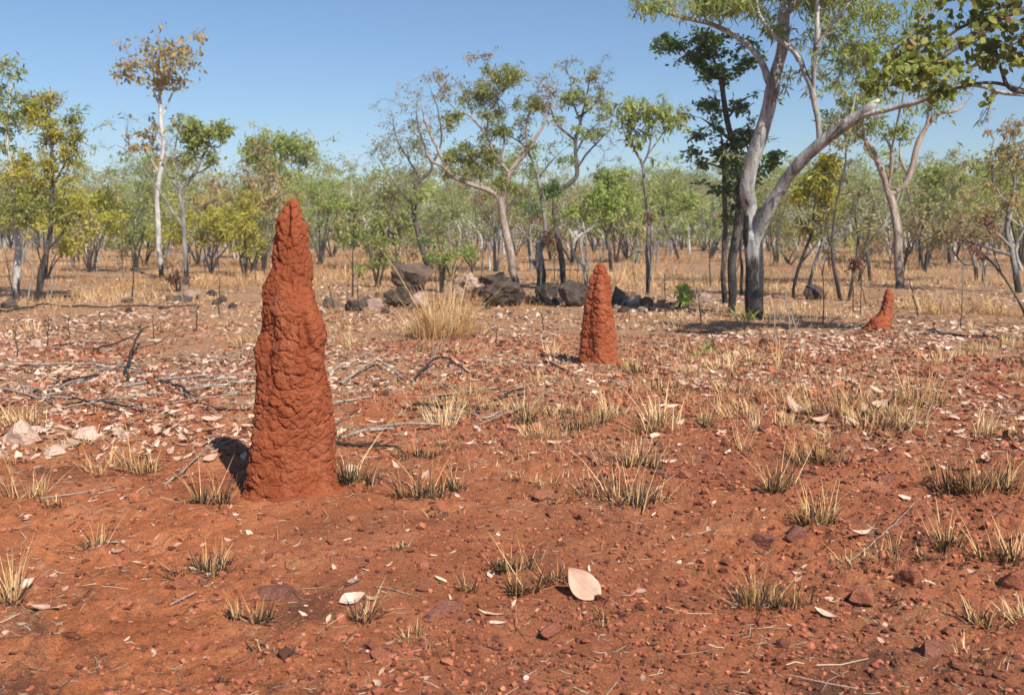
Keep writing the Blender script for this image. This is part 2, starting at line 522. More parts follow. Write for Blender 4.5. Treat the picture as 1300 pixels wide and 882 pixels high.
tall = [(640, 311, 411), (625, 309, 417), (606, 313, 420), (590, 316, 421), (578, 319, 421), (560, 322, 421), (545, 324, 421), (525, 324, 420), (505, 325, 421), (483, 327, 420),
        (455, 327, 419), (437, 329, 420), (426, 334, 421), (412, 334, 419), (398, 334, 411), (385, 334, 407), (378, 335, 404), (362, 337, 400),
        (350, 341, 399), (338, 345, 398), (325, 346, 397), (312, 348, 395), (300, 350, 394), (288, 352, 392), (277, 354, 386), (265, 360, 381),
        (258, 364, 380), (254, 366, 379), (251.5, 368, 377)]
mound('termite_mound', 'tall tapering red termite mound with cracked lumpy crust, the largest mound', (368, 636), tall, .92, 640, 520, .060, 3,
      groove=((-.005, 1.10, 1.29, .011, .028), (-.055, 1.0, 1.2, .010, .02), (.035, .86, 1.02, .009, .016), (.045, .55, .8, .008, .010),
              (.09, .62, .84, .009, .02)))
mid = [(466, 740, 783), (455, 739, 785), (440, 739.5, 785), (425, 740, 785), (410, 741, 783), (391, 743, 779), (373, 746, 776), (355, 751, 775), (341, 755, 771), (336, 758, 767), (333, 760.5, 764)]
mound('termite_mound', 'middle-sized bullet-shaped red termite mound in front of the dark boulders', (761, 465), mid, .95, 330, 300, .085, 11, lobes=.09)
small = [(428, 1098, 1120), (420, 1098, 1127), (411, 1101, 1131), (404, 1105, 1132), (400, 1114, 1133), (394, 1117, 1133), (384, 1120, 1134), (375, 1122, 1134), (369, 1124, 1132), (366, 1126, 1130)]
mound('termite_mound', 'small leaning red termite mound with a step on one side, nearest the dry grass bank', (1114, 427), small, .9, 200, 180, .09, 17, lobes=.12)


# ------------------------------------------------------------------ rocks
def ico(sub):
    bm = bmesh.new(); bmesh.ops.create_icosphere(bm, subdivisions=sub, radius=1)
    v = np.array([w.co[:] for w in bm.verts]); f = np.array([[w.index for w in q.verts] for q in bm.faces]); bm.free()
    return v, f


ICO = {k: ico(k) for k in (1, 2, 3, 4, 5)}


def rock_mesh(rng, sub, sx, sy, sz, cuts=9, tight=(.55, .9), rough=.06, seed=0):
    v, f = ICO[sub]; v = v.copy()
    for _ in range(cuts):
        n = norm(rng.normal(size=3)); t = rng.uniform(*tight); d = v @ n
        v -= np.clip(d - t, 0, None)[:, None] * n
    r = norm(v)
    v += r * (rough * 2 * vn3(v * 2.3 + seed, seed) + rough * vn3(v * 6 + seed, seed + 1) + rough * .5 * vn3(v * 14 + seed, seed + 2))[:, None]
    return v * np.array((sx, sy, sz)), f


rng = np.random.default_rng(5)
# boulders: (left, right, top, bottom px), y depth, material, label
BOULD = [
    (496, 553, 335, 371, 15.6, 'boulder_brown', 'big blocky brown boulder resting on top of the boulder pile', .7),
    (487, 527, 363, 390, 15.3, 'boulder', 'dark wedge boulder under the big blocky brown boulder', .8),
    (520, 546, 369, 392, 15.0, 'pale_rock', 'pale pinkish rock leaning beside the dark wedge boulder', .8),
    (574, 616, 345, 380, 16.4, 'pale_rock', 'pale rosy boulder half hidden behind the tall straw clump', .8),
    (604, 668, 356, 392, 15.4, 'boulder', 'widest low dark boulder, humped, between straw clump and middle mound', .8),
    (607, 644, 345, 366, 16.3, 'boulder', 'dark boulder peeping over the back of the widest low boulder', .8),
    (678, 711, 358, 388, 15.5, 'boulder', 'small rounded dark boulder between the widest boulder and the domed one', .9),
    (708, 748, 355, 390, 15.2, 'boulder', 'domed dark boulder just beside the middle termite mound', .9),
    (776, 794, 363, 390, 15.6, 'boulder_brown', 'upright brown boulder emerging behind the middle termite mound', .8),
    (436, 465, 380, 398, 14.6, 'boulder', 'low flat dark boulder beside the group of pale stones', .8),
    (408, 436, 376, 398, 15.2, 'boulder_brown', 'grey-brown rounded boulder just behind the tall termite mound', .8),
    (462, 488, 378, 398, 14.8, 'pale_rock', 'pale low stone between flat dark boulder and wedge boulder', .7),
    (210, 245, 374, 392, 16.4, 'boulder', 'half buried dark boulder near the tall white gum foot', .7),
    (232, 258, 366, 384, 17.4, 'pale_rock', 'half buried pale stone just behind the half buried dark boulder', .7),
    (795, 815, 374, 391, 15.4, 'pale_rock', 'pale rubble rock directly beside the upright brown boulder', .8),
    (812, 830, 376, 393, 15.0, 'boulder_brown', 'brown rubble rock at the end of the rock row', .8),
    (1019, 1048, 361, 384, 16.8, 'boulder', 'dark boulder in the grass beside the forked gum', .7),
    (880, 912, 370, 392, 16.2, 'pale_rock', 'pale pyramid-shaped rock near the thin stems of the dark leafy tree', .8),
    (0, 22, 378, 400, 15.0, 'boulder', 'dark stump-like boulder at the foot of the slim white trunk', .8),
]
for k, (l, r_, tp, bt, Y, mat, lab, dk) in enumerate(BOULD):
    v, f = rock_mesh(rng, 5 if r_ - l > 30 else 4, 1, 1, 1, 14, (.5, .95), .17, 100 + k)
    lo, hi = v.min(0), v.max(0)
    w = (r_ - l) / F * Y; h = (bt - tp) / F * Y
    v = (v - (lo + hi) / 2) / (hi - lo) * np.array((w, w * dk, h * 1.12))
    c = at((l + r_) / 2, (tp + bt) / 2, Y)
    o = MB(); o.add(v, f); o = o.build('boulder', M[mat], None, (c[0], c[1], c[2] - h * .06 if k else c[2]))
    tag(o, lab, 'boulder', 'boulders in front of the woodland')

# landmarks used to tell repeats apart
GLAND = [('the tall termite mound', 365, 632), ('the middle termite mound', 762, 465), ('the small stepped mound', 1115, 426), ('the big tilted pale leaf', 738, 738),
         ('the stacked boulders', 515, 388), ('the domed dark boulder', 722, 388), ('the forked gum', 957, 402), ('the tall straw clump', 562, 424), ('the cream leaf', 850, 517),
         ('the curved grey stick', 470, 550), ('the purplish flat slab', 968, 692), ('the curled leaf heap', 1018, 528), ('the big pale pink rock', 28, 562), ('the golden tussock', 975, 765),
         ('the burnt tussock ring', 655, 738), ('the long leaning straw', 238, 600), ('the sharp maroon stone', 1160, 742)]
ORD = ['', 'second ', 'third ', 'fourth ', 'fifth ', 'sixth ', 'seventh ', 'eighth ', 'ninth ', 'tenth ', 'eleventh ', 'twelfth ', 'thirteenth ', 'fourteenth ', 'fifteenth ', 'sixteenth ', 'seventeenth ', 'eighteenth ']


def autolabel(items, lands, vertical=True):
    """items: (object, phrase, px, py). Labels by nearest landmark, side of it and rank there."""
    grp = {}
    for o, ph, px, py in items:
        best = min(lands, key=lambda L: (px - L[1]) ** 2 + (2.2 * (py - L[2]) if vertical else 0) ** 2)
        dx, dy = px - best[1], py - best[2]
        if vertical and abs(dy) * 2.2 > abs(dx): rel = 'behind' if dy < 0 else 'in front of'
        else: rel = 'to the left of' if dx < 0 else 'to the right of'
        grp.setdefault((ph, best[0], rel), []).append((dx * dx + 5 * dy * dy * vertical, o))
    for (ph, ln, rel), L in grp.items():
        L.sort(key=lambda q: q[0])
        for k, (_, o) in enumerate(L):
            one = '' if len(L) == 1 else (ORD[k] if k else 'nearest ')
            o['label'] = ph + ', ' + one + rel + ' ' + ln if one else ph + ' ' + rel + ' ' + ln


# loose stones: hand placed (px, py, width px, flatness, material, label)
STONES = [
    (968, 692, 54, .55, 'slab', 'purplish flat slab of stone behind the golden tussock'), (1016, 683, 50, .4, 'slab', 'maroon flat stone beside the purplish slab'),
    (1160, 743, 46, .75, 'stone', 'sharp-edged maroon stone with a shaded underside on red soil'), (1283, 746, 44, .75, 'stone', 'squarish red stone nearest the right frame edge'),
    (1032, 750, 36, .6, 'stone', 'red stone above the pale curled leaf pair'), (1098, 764, 62, .5, 'stone', 'broad brown-red stone beside the pale curled leaf pair'),
    (764, 763, 38, .45, 'stone', 'flat brick-red stone touching the big tilted pale leaf'), (656, 632, 36, .6, 'stone', 'reddish cube-like stone with dark side in the middle of bare soil'),
    (688, 634, 34, .5, 'stone', 'paler red stone touching the cube-like stone'), (756, 583, 44, .5, 'slab', 'dark flat stone near the whitish straw tuft'), (869, 606, 30, .6, 'stone', 'brick-red stone beside the broad grey slab'),
    (838, 603, 40, .35, 'slab', 'broad grey-maroon slab half sunk in soil'), (60, 742, 42, .4, 'stone', 'flat red stone beside the pale straw tuft'), (160, 768, 36, .55, 'stone', 'red stone at the lower edge below the burnt tussock'), (222, 746, 44, .4, 'stone', 'flat brick-red slab left of the maroon stone by the burnt tussock'),
    (258, 742, 30, .7, 'slab', 'maroon stone at the foot of the burnt tussock'), (196, 765, 48, .35, 'stone', 'long red slab below the flat brick-red slab'), (540, 748, 36, .5, 'stone', 'red stone behind the narrow grey leaves'),
    (465, 722, 30, .5, 'stone', 'small brown-red stone above the pale folded leaf'), (360, 757, 84, .25, 'slab', 'large flush brownish slab level with the soil'), (445, 742, 26, .6, 'pale_rock', 'pale grey stone beside the pale folded leaf'),
    (740, 657, 30, .55, 'stone', 'red stone in front of the whitish straw tuft'), (700, 655, 24, .6, 'stone', 'small red stone between cube-like stone and straw tussock'),
    (770, 630, 26, .6, 'slab', 'dark stone at the foot of the straw tussock'), (1000, 600, 24, .7, 'stone', 'brick-like red stone left of the golden tuft'), (935, 563, 30, .7, 'stone', 'bright brick-red stone beside pale stems'),
    (1125, 612, 40, .5, 'slab', 'dark red stone behind the folded grey leaf'), (1278, 560, 34, .6, 'stone', 'dark red stone at the edge behind the grassy tuft'), (1180, 690, 30, .5, 'stone', 'red stone left of the tawny tuft'),
    (890, 640, 26, .6, 'stone', 'small red stone in the bare soil before the broad grey slab'), (45, 441, 26, .7, 'pale_rock', 'pale block of rock on red soil at far left'), (535, 720, 24, .6, 'stone', 'small red stone behind the burnt tussock ring'),
    (1240, 770, 30, .5, 'stone', 'red stone below the sharp-edged maroon stone'), (700, 800, 60, .4, 'stone', 'red slab at the lower edge under the big pale leaf'), (560, 775, 70, .3, 'slab', 'wide maroon slab at the lower edge by narrow grey leaves'),
    (860, 800, 40, .5, 'stone', 'red stone low in front of the golden tussock'), (90, 812, 46, .5, 'stone', 'red stone in the bottom corner'), (480, 835, 52, .45, 'stone', 'broad red stone at the very bottom'), (1180, 830, 60, .5, 'slab', 'maroon stone at the bottom below the sharp-edged stone'),
    (24, 563, 66, .55, 'pink_rock', 'big pale pink rock in the litter at far left'), (70, 575, 52, .4, 'pink_rock', 'flat pale pink rock just right of the big pale pink rock'), (112, 557, 54, .55, 'pink_rock', 'pale pink rock with a peaked top, second from the big pale pink rock'),
    (2, 580, 36, .5, 'pink_rock', 'whitish rock at the frame edge below the big pale pink rock'), (150, 553, 34, .5, 'pink_rock', 'small pale rock at the end of the row of pale pink rocks'), (44, 552, 44, .45, 'pink_rock', 'flat pinkish rock tucked behind the big pale pink rock'), (90, 566, 34, .4, 'pink_rock', 'thin pale flake of rock between the flat and the peaked pink rocks'),
    (420, 690, 22, .6, 'stone', 'small red stone on the bare soil before the tall mound'), (520, 700, 18, .6, 'stone', 'little red stone between mound and burnt ring'),
]
for k, (px, py, w, fl, mat, lab) in enumerate(STONES):
    g = ground(px, py); s = w / F * np.hypot(g[0], g[1]) / 2
    v, f = rock_mesh(rng, 4, s, s * rng.uniform(.75, 1), s * max(.42, fl * 1.2), 14, (.28, .72), .06, 300 + k)
    a = rng.uniform(-.5, .5); ca, sa = math.cos(a), math.sin(a)
    mb = MB(); mb.add(np.stack([v[:, 0] * ca - v[:, 1] * sa, v[:, 0] * sa + v[:, 1] * ca, v[:, 2]], 1), f, .5, 0, False)
    o = mb.build('stone', M[mat], None, (g[0], g[1], g[2] + s * fl * rng.uniform(.2, .42)))
    tag(o, lab, 'stone', 'loose stones on the red soil')
# random smaller stones from six shapes
SV = []
for k in range(8):
    v, f = rock_mesh(rng, 3, 1, rng.uniform(.65, .95), rng.uniform(.5, .85), 13, (.28, .72), .07, 500 + k)
    mb = MB(); mb.add(v, f, .5, 0, False); SV.append(mb.mesh('stone', M['stone'] if k < 6 else M['slab']))
PH = ['angular red stone', 'flat red stone', 'chipped red stone', 'blocky red stone', 'rounded red stone', 'wedge-shaped red stone', 'dark maroon stone', 'rough maroon stone']
items = []
for k in range(250):
    u = rng.random(); py = 480 + 390 * u ** .8; px = rng.uniform(0, 1300)
    if 290 < px < 450 and 560 < py < 690: continue
    if px < 480 and rng.random() < .5: continue
    g = ground(px, py); m = k % 8
    s = rng.uniform(9, 19) * (py / 700) / F * np.hypot(g[0], g[1]) / 2
    o = bpy.data.objects.new('stone', SV[m]); COL.objects.link(o)
    o.location = (g[0], g[1], g[2] + s * .2); o.scale = (s, s, s); o.rotation_euler = (rng.uniform(-.25, .25), rng.uniform(-.25, .25), rng.uniform(0, 6.28))
    tag(o, None, 'stone', 'loose stones on the red soil'); items.append((o, 'small ' + PH[m], px, py))
RV = []
for k in range(6):
    v, f = rock_mesh(rng, 3, 1, rng.uniform(.7, 1), rng.uniform(.6, .9), 12, (.4, .8), .12, 700 + k)
    mb = MB(); mb.add(v, f); RV.append(mb.mesh('rubble_rock', M[('boulder_brown', 'pale_rock', 'boulder')[k % 3]]))
for k in range(64):
    px = rng.choice((rng.uniform(420, 700), rng.uniform(770, 930), rng.uniform(150, 300)), p=(.5, .35, .15)); py = rng.uniform(374, 398); g = ground(px, py); s = rng.uniform(3.5, 9) / F * g[1]
    o = bpy.data.objects.new('rubble_rock', RV[k % 6]); COL.objects.link(o); o.location = (g[0], g[1], g[2] + s * .3); o.scale = (s, s, s); o.rotation_euler = (0, 0, rng.uniform(0, 6.28))
    tag(o, None, 'rock', 'rubble along the boulder row'); items.append((o, 'small ' + ('brown', 'pale', 'dark')[k % 3] + ' rubble rock', px, py))
autolabel(items, GLAND)


def ground_scatter(n, ylo, yhi, power, spread=.62):
    """random ground points inside the view's wedge"""
    y = ylo + (yhi - ylo) * rng.random(n) ** power
    x = y * rng.uniform(-spread, spread, n)
    return x, y


# crumbs of soil and grit: nobody could count them
def crumbs():
    mb = MB(); v0, f0 = ICO[1]
    shapes = []
    for k in range(10):
        v = v0.copy()
        for _ in range(5):
            n = norm(rng.normal(size=3)); v -= np.clip(v @ n - rng.uniform(.4, .8), 0, None)[:, None] * n
        shapes.append(v * np.array((1, rng.uniform(.6, 1), rng.uniform(.45, .8))))
    N = 105000
    x, y = ground_scatter(N, 2.2, 11, 1.35)
    dens = vn2(x * 1.3, y * 1.3, 77) + .35 * vn2(x * 5, y * 5, 78) + (.22 * np.clip(x + .2, -1.2, 1))
    clear = np.ones(N)
    for gx, gy, am, rad in SKIRTS[:3] + [(*ground_xy(400, 670), 0, .34), (*ground_xy(250, 650), 0, .34)]: clear *= 1 - .85 * np.exp(-((x - gx) ** 2 + (y - gy) ** 2) / (rad * 1.3) ** 2)
    ok = rng.random(N) < np.clip(.55 + 1.2 * dens, .12, 1) * clear
    x, y = x[ok], y[ok]; z = hgt(x, y); s = (.0025 + .016 * rng.random(len(x)) ** 3.2) * np.clip(y / 4.5, .8, 1.8)
    big = rng.random(len(x)) < .035; s[big] *= 2.0
    a = rng.uniform(0, 6.28, len(x)); val = rng.random(len(x)) * .9 + .1 * (rng.random(len(x)) < .1)
    pick = rng.integers(0, 10, len(x))
    for k in range(10):
        q = np.where(pick == k)[0]; v = shapes[k]
        ca, sa = np.cos(a[q])[:, None], np.sin(a[q])[:, None]
        vx = (v[None, :, 0] * ca - v[None, :, 1] * sa); vy = (v[None, :, 0] * sa + v[None, :, 1] * ca)
        P = np.stack([vx, vy, np.repeat(v[None, :, 2], len(q), 0)], -1) * s[q][:, None, None] + np.stack([x[q], y[q], z[q] + s[q] * .25], 1)[:, None]
        fr = (f0[None] + (np.arange(len(q)) * len(v))[:, None, None]).reshape(-1, 3)
        mb.add(P.reshape(-1, 3), fr, np.repeat(val[q], len(v)), 0, False)
    o = mb.build('gravel', M['crumb']); tag(o, 'scattered red soil crumbs and grit over the bare ground', 'gravel', None, 'stuff')


crumbs()


# ------------------------------------------------------------------ dead leaves
def leaf_geo(r, L, W, curl, fold, twist=0., n=7, m=5):
    u = np.linspace(0, 1, n); s = np.linspace(-1, 1, m)
    w = W / 2 * np.sin(math.pi * np.clip(u, .0, 1.) ** .85) ** r.uniform(.8, 1.25) * (1 + .12 * vn2(u * 5 + r.uniform(0, 99), u * 0, 3))
    U, S = np.meshgrid(u, s, indexing='ij'); Wd = w[:, None] * S
    x = (U - .5) * L; y = Wd + twist * L * (U - .5) ** 2
    z = curl * L * ((U - .5) ** 2 * 1.6) + fold * np.abs(Wd) + .11 * L * vn2(U * 3.5 + r.uniform(0, 50), S * 1.5, 5)
    v = np.stack([x, y, z], -1).reshape(-1, 3)
    i = np.arange(n - 1)[:, None] * m; j = np.arange(m - 1)[None]
    f = np.stack([i + j, i + m + j, i + m + j + 1, i + j + 1], -1).reshape(-1, 4)
    return v, f


def rot(v, ax, ay, az):
    ca, sa = math.cos(ax), math.sin(ax); v = np.stack([v[:, 0], v[:, 1] * ca - v[:, 2] * sa, v[:, 1] * sa + v[:, 2] * ca], 1)
    ca, sa = math.cos(ay), math.sin(ay); v = np.stack([v[:, 0] * ca + v[:, 2] * sa, v[:, 1], -v[:, 0] * sa + v[:, 2] * ca], 1)
    ca, sa = math.cos(az), math.sin(az); return np.stack([v[:, 0] * ca - v[:, 1] * sa, v[:, 0] * sa + v[:, 1] * ca, v[:, 2]], 1)


# hand placed leaves: px, py, length px, width/length, (tilt x, tilt y, turn), curl, fold, material, tone, label
LEAVES = [
    (739, 756, 60, .68, (.85, .2, 2.5), .22, .3, 'dryleaf', .68, 'big pale oval leaf tilted up against a flat red stone'),
    (848, 517, 34, .55, (.5, 0, .1), .15, .1, 'cream', .5, 'cream-coloured leaf lying flat, palest leaf on the red soil'),
    (268, 584, 24, .8, (.9, 0, .6), .2, .2, 'dryleaf', .7, 'small beige leaf at the end of the leaning straw'),
    (1012, 524, 44, .6, (.6, .2, -.5), .8, .4, 'dryleaf', .72, 'curled pink-beige leaf, topmost in the leaf heap'),
    (1040, 535, 36, .6, (.3, 0, .4), .5, .3, 'dryleaf', .78, 'beige leaf lying flat beside the topmost curled leaf'),
    (1082, 541, 32, .7, (.7, .2, 2.0), .3, .3, 'dryleaf', .66, 'pink leaf below the pale tuft beside the leaf heap'),
    (1115, 518, 34, .75, (.8, 0, .4), .6, .5, 'dryleaf', .70, 'crumpled pinkish leaf right of the pale tuft'),
    (1098, 523, 32, .6, (.5, 0, 1.3), .5, .3, 'dryleaf', .85, 'grey-beige leaf tucked into the pale tuft'),
    (1118, 498, 34, .5, (.4, .1, -.5), .5, .4, 'dryleaf', .85, 'pale grey leaf above the crumpled pinkish leaf'),
    (447, 764, 44, .7, (.7, .1, .6), .3, .5, 'dryleaf', .93, 'folded whitish leaf with a ragged edge near the lower edge'),
    (472, 762, 26, .5, (.3, .2, .2), .5, .5, 'dryleaf', .35, 'small curled brown leaf beside the folded whitish leaf'),
    (1094, 679, 44, .32, (.3, 0, .25), .5, .5, 'dryleaf', .85, 'narrow pale grey leaf behind the fallen straw'),
    (1154, 634, 32, .45, (.4, .1, -.35), .3, .3, 'dryleaf', .90, 'folded grey leaf beside a dark red stone'),
    (1049, 782, 40, .4, (.4, .1, -.6), .4, .3, 'dryleaf', .90, 'grey leaf at the lower edge, below the pink curled leaf'),
    (1056, 763, 32, .5, (.5, .1, .1), .4, .2, 'dryleaf', .74, 'pink curled leaf above the grey leaf at the lower edge'),
    (625, 781, 48, .22, (.2, 0, -.25), .2, .4, 'dryleaf', .80, 'narrow grey-beige leaf lying at the lower edge, upper of two'),
    (630, 792, 34, .35, (.3, 0, 0), .2, .4, 'dryleaf', .95, 'narrow grey leaf at the lower edge, lower of two'),
    (562, 738, 36, .22, (.2, .1, -.7), .1, .3, 'litter', .95, 'narrow white leaf behind the red stone by the burnt ring'),
    (710, 563, 40, .3, (.3, 0, 0), .2, .2, 'dryleaf', .68, 'long pink-beige leaf in the middle of the bare soil'),
    (652, 545, 26, .4, (.3, .2, -.2), .4, .4, 'dryleaf', .45, 'brown curled leaf behind the long pink-beige leaf'),
    (640, 518, 30, .55, (.5, .2, .1), .4, .3, 'dryleaf', .70, 'pinkish leaf beside the pale forked twig'),
    (622, 563, 22, .5, (.4, .2, .5), .4, .3, 'dryleaf', .9, 'small pale leaf left of the long pink-beige leaf'),
    (915, 553, 26, .55, (.6, .2, .9), .4, .3, 'dryleaf', .66, 'pinkish leaf at the foot of the small golden tuft near the cream leaf'),
    (898, 503, 28, .4, (.3, .1, .1), .3, .3, 'dryleaf', .85, 'pale leaf behind the cream leaf'),
    (848, 588, 32, .4, (.4, .1, .1), .4, .4, 'dryleaf', .92, 'whitish leaf on the broad grey-maroon slab'),
    (924, 576, 20, .5, (.5, .1, .9), .4, .4, 'dryleaf', .97, 'small white leaf next to the bright brick-red stone'),
    (1250, 586, 30, .5, (.7, .2, 1.1), .5, .5, 'dryleaf', .85, 'pale leaf caught in the large grassy tuft'),
    (1215, 550, 28, .5, (.3, .1, .2), .4, .3, 'dryleaf', .82, 'pale leaf behind the large grassy tuft'),
    (1170, 538, 26, .4, (.3, .1, .0), .3, .3, 'dryleaf', .88, 'pale narrow leaf between leaf heap and grassy tuft'),
    (1130, 560, 24, .45, (.3, .1, .3), .3, .3, 'dryleaf', .75, 'beige leaf in front of the crumpled pinkish leaf'),
    (1050, 432, 26, .5, (.5, .1, .3), .4, .3, 'dryleaf', .75, 'pink leaf in the litter near the small stepped mound'),
    (446, 598, 26, .8, (1.1, .1, .3), .2, .2, 'dryleaf', .80, 'rounded pale leaf standing in the burnt tussock beside the tall mound'),
    (540, 608, 26, .5, (1.2, .4, 1.4), .3, .4, 'dryleaf', .55, 'curled brown leaf standing in the burnt tussock in the middle'),
    (268, 534, 34, .6, (.4, .1, .2), .4, .3, 'dryleaf', .78, 'beige leaf behind the shadow of the tall mound'),
    (232, 560, 30, .5, (.4, .1, 2.2), .4, .3, 'dryleaf', .6, 'pinkish leaf left of the shadow of the tall mound'),
    (150, 700, 22, .5, (.3, .1, .6), .3, .3, 'dryleaf', .4, 'brown leaf by the pale sprig'),
    (30, 745, 34, .7, (.8, .1, .8), .3, .3, 'dryleaf', .87, 'round greyish leaf caught in the straw tuft at far left'),
    (60, 772, 50, .3, (.2, .1, .15), .2, .2, 'dryleaf', .5, 'long brown leaf beside the straw tuft at far left'),
    (115, 484, 34, .5, (.6, .1, .5), .5, .4, 'dryleaf', .72, 'beige leaf among the grey sticks on the left'),
    (70, 478, 32, .5, (.7, .1, 1.0), .5, .4, 'dryleaf', .7, 'pink-beige leaf beside the upright dark branch'),
]
for k, (px, py, L, wl, (ax, ay, az), curl, fold, mat, tone, lab) in enumerate(LEAVES):
    g = ground(px, py); s = (.95 if k == 0 else .8) * L / F * np.hypot(g[0], g[1])
    if k: ax, ay, wl, curl = ax * .55, ay * .6, wl * .85, curl * 1.3
    v, f = leaf_geo(rng, s, s * wl, curl, fold, rng.uniform(-.2, .2), 13, 9)
    v = rot(rot(v, 0, 0, az), ax, ay, 0); v[:, 2] -= v[:, 2].min()
    mb = MB(); mb.add(v, f, np.clip(tone - .06 + .3 * vn2(v[:, 0] / s * 5, v[:, 1] / s * 5, k), 0, 1))
    o = mb.build('fallen_leaf', M[mat], None, (g[0], g[1], g[2] + .002))
    if k == 0 or L > 40:    # midrib
        i = np.arange(13) * 9 + 4; rb = MB(); tube(rb, v[i] + np.array((0, 0, .0008)), s * .006, 4, tone * .75)
        reg(o, rb.build('midrib', M[mat], o))
    tag(o, lab, 'leaf', 'large dead leaves on the ground')


def litter():
    mb = MB(); N = 96000
    x, y = ground_scatter(N, 2.3, 24, 1.2)
    px, py = pix_arr(x, y)
    d = vn2(x * .9, y * .9, 31) + .5 * vn2(x * 3.2, y * 3.2, 32)
    w = np.interp(py, [370, 400, 430, 480, 540, 575, 620, 900], [.6, .9, 1, 1, .75, .35, .13, .08])
    w = w * np.where((px < 330) & (py > 455) & (py < 590), 2.0, 1) * np.where(((px - 1040) / 200) ** 2 + ((py - 465) / 50) ** 2 < 1, 2.2, 1) * np.where((px > 330) & (px < 760) & (py > 520), .5, 1)
    ok = rng.random(N) < np.clip(.30 + .9 * d, .03, 1) * w
    x, y = x[ok], y[ok]; z = hgt(x, y)
    for i in range(len(x)):
        s = (rng.uniform(.02, .095) if y[i] > 4.8 else rng.uniform(.012, .055)) * min(1.2, .8 + y[i] / 40)
        v, f = leaf_geo(rng, s, s * rng.uniform(.25, .6), rng.uniform(0, .8), rng.uniform(0, .6), 0, 4, 3)
        v = rot(v, rng.uniform(-.5, .8), rng.uniform(-.4, .4), rng.uniform(0, 6.28)); v[:, 2] -= v[:, 2].min() + .002
        mb.add(v + (x[i], y[i], z[i]), f, np.clip(rng.beta(2.4, 1.5), 0, 1))
    o = mb.build('leaf_litter', M['dryleaf']); tag(o, 'thin cover of small dead leaves over the soil', 'leaf litter', None, 'stuff')


def pix_arr(x, y, z=0.0):
    fwd = y * ct - (z - CAM[2]) * st; up = y * st + (z - CAM[2]) * ct
    return CX + F * x / fwd, CY - F * up / fwd


litter()


def straw_litter():
    """short bits of straw, charred bits and twiglets lying about"""
    mb = MB(); N = 38000
    x, y = ground_scatter(N, 2.3, 20, 1.25)
    px, py = pix_arr(x, y)
    d = vn2(x * 1.2, y * 1.2, 41) + .5 * vn2(x * 4, y * 4, 42)
    w = np.interp(py, [390, 440, 560, 620, 900], [.7, 1, .9, .55, .4])
    ok = rng.random(N) < np.clip(.38 + 1.1 * d, .05, 1) * w
    x, y = x[ok], y[ok]
    for i in range(len(x)):
        L = rng.uniform(.015, .05) + (rng.random() < .12) * rng.uniform(.04, .16)
        a = rng.uniform(0, 6.28); t = np.linspace(-.5, .5, 3)
        bend = rng.uniform(-.15, .15) * L
        qx = x[i] + t * L * math.cos(a) - bend * (1 - 4 * t * t) * math.sin(a); qy = y[i] + t * L * math.sin(a) + bend * (1 - 4 * t * t) * math.cos(a)
        qz = hgt(qx, qy) + .002 + np.abs(t) * rng.uniform(0, .25) * L
        r_ = rng.uniform(.0007, .0018) * max(1, y[i] / 6)
        tube(mb, np.stack([qx, qy, qz], 1), (r_, r_, r_ * .6), 3, rng.choice((rng.uniform(.5, 1), rng.uniform(0, .3)), p=(.58, .42)), 0, False)
    o = mb.build('straw_litter', M['litter']); tag(o, 'broken bits of straw and charred twigs strewn over the soil', 'straw litter', None, 'stuff')


straw_litter()


# ------------------------------------------------------------------ grass
def blades(mb, base, ang, lean, H_, W, bend, a, m=0, seg=3):
    """vectorised tapering curved blades"""
    n = len(base); t = np.linspace(0, 1, seg + 1)
    hx, hy = np.cos(ang), np.sin(ang)
    out = lean[:, None] * t[None] * H_[:, None] + bend[:, None] * (t[None] ** 2) * H_[:, None]
    up = H_[:, None] * (t[None] - .35 * np.abs(bend[:, None]) * t[None] ** 2)
    c = np.stack([base[:, 0, None] + out * hx[:, None], base[:, 1, None] + out * hy[:, None], base[:, 2, None] + up], -1)
    sa = ang + math.pi / 2 + rng.uniform(-.8, .8, n)
    s = np.stack([np.cos(sa), np.sin(sa), np.zeros(n)], 1)[:, None] * (W[:, None] * (1 - .85 * t[None] ** 1.5) / 2)[..., None]
    v = np.stack([c - s, c + s], 2).reshape(n, -1, 3); k = (seg + 1) * 2
    q = np.array([[2 * i, 2 * i + 1, 2 * i + 3, 2 * i + 2] for i in range(seg)])
    f = (q[None] + (np.arange(n) * k)[:, None, None]).reshape(-1, 4)
    mb.add(v.reshape(-1, 3), f, np.repeat(a, k), m)


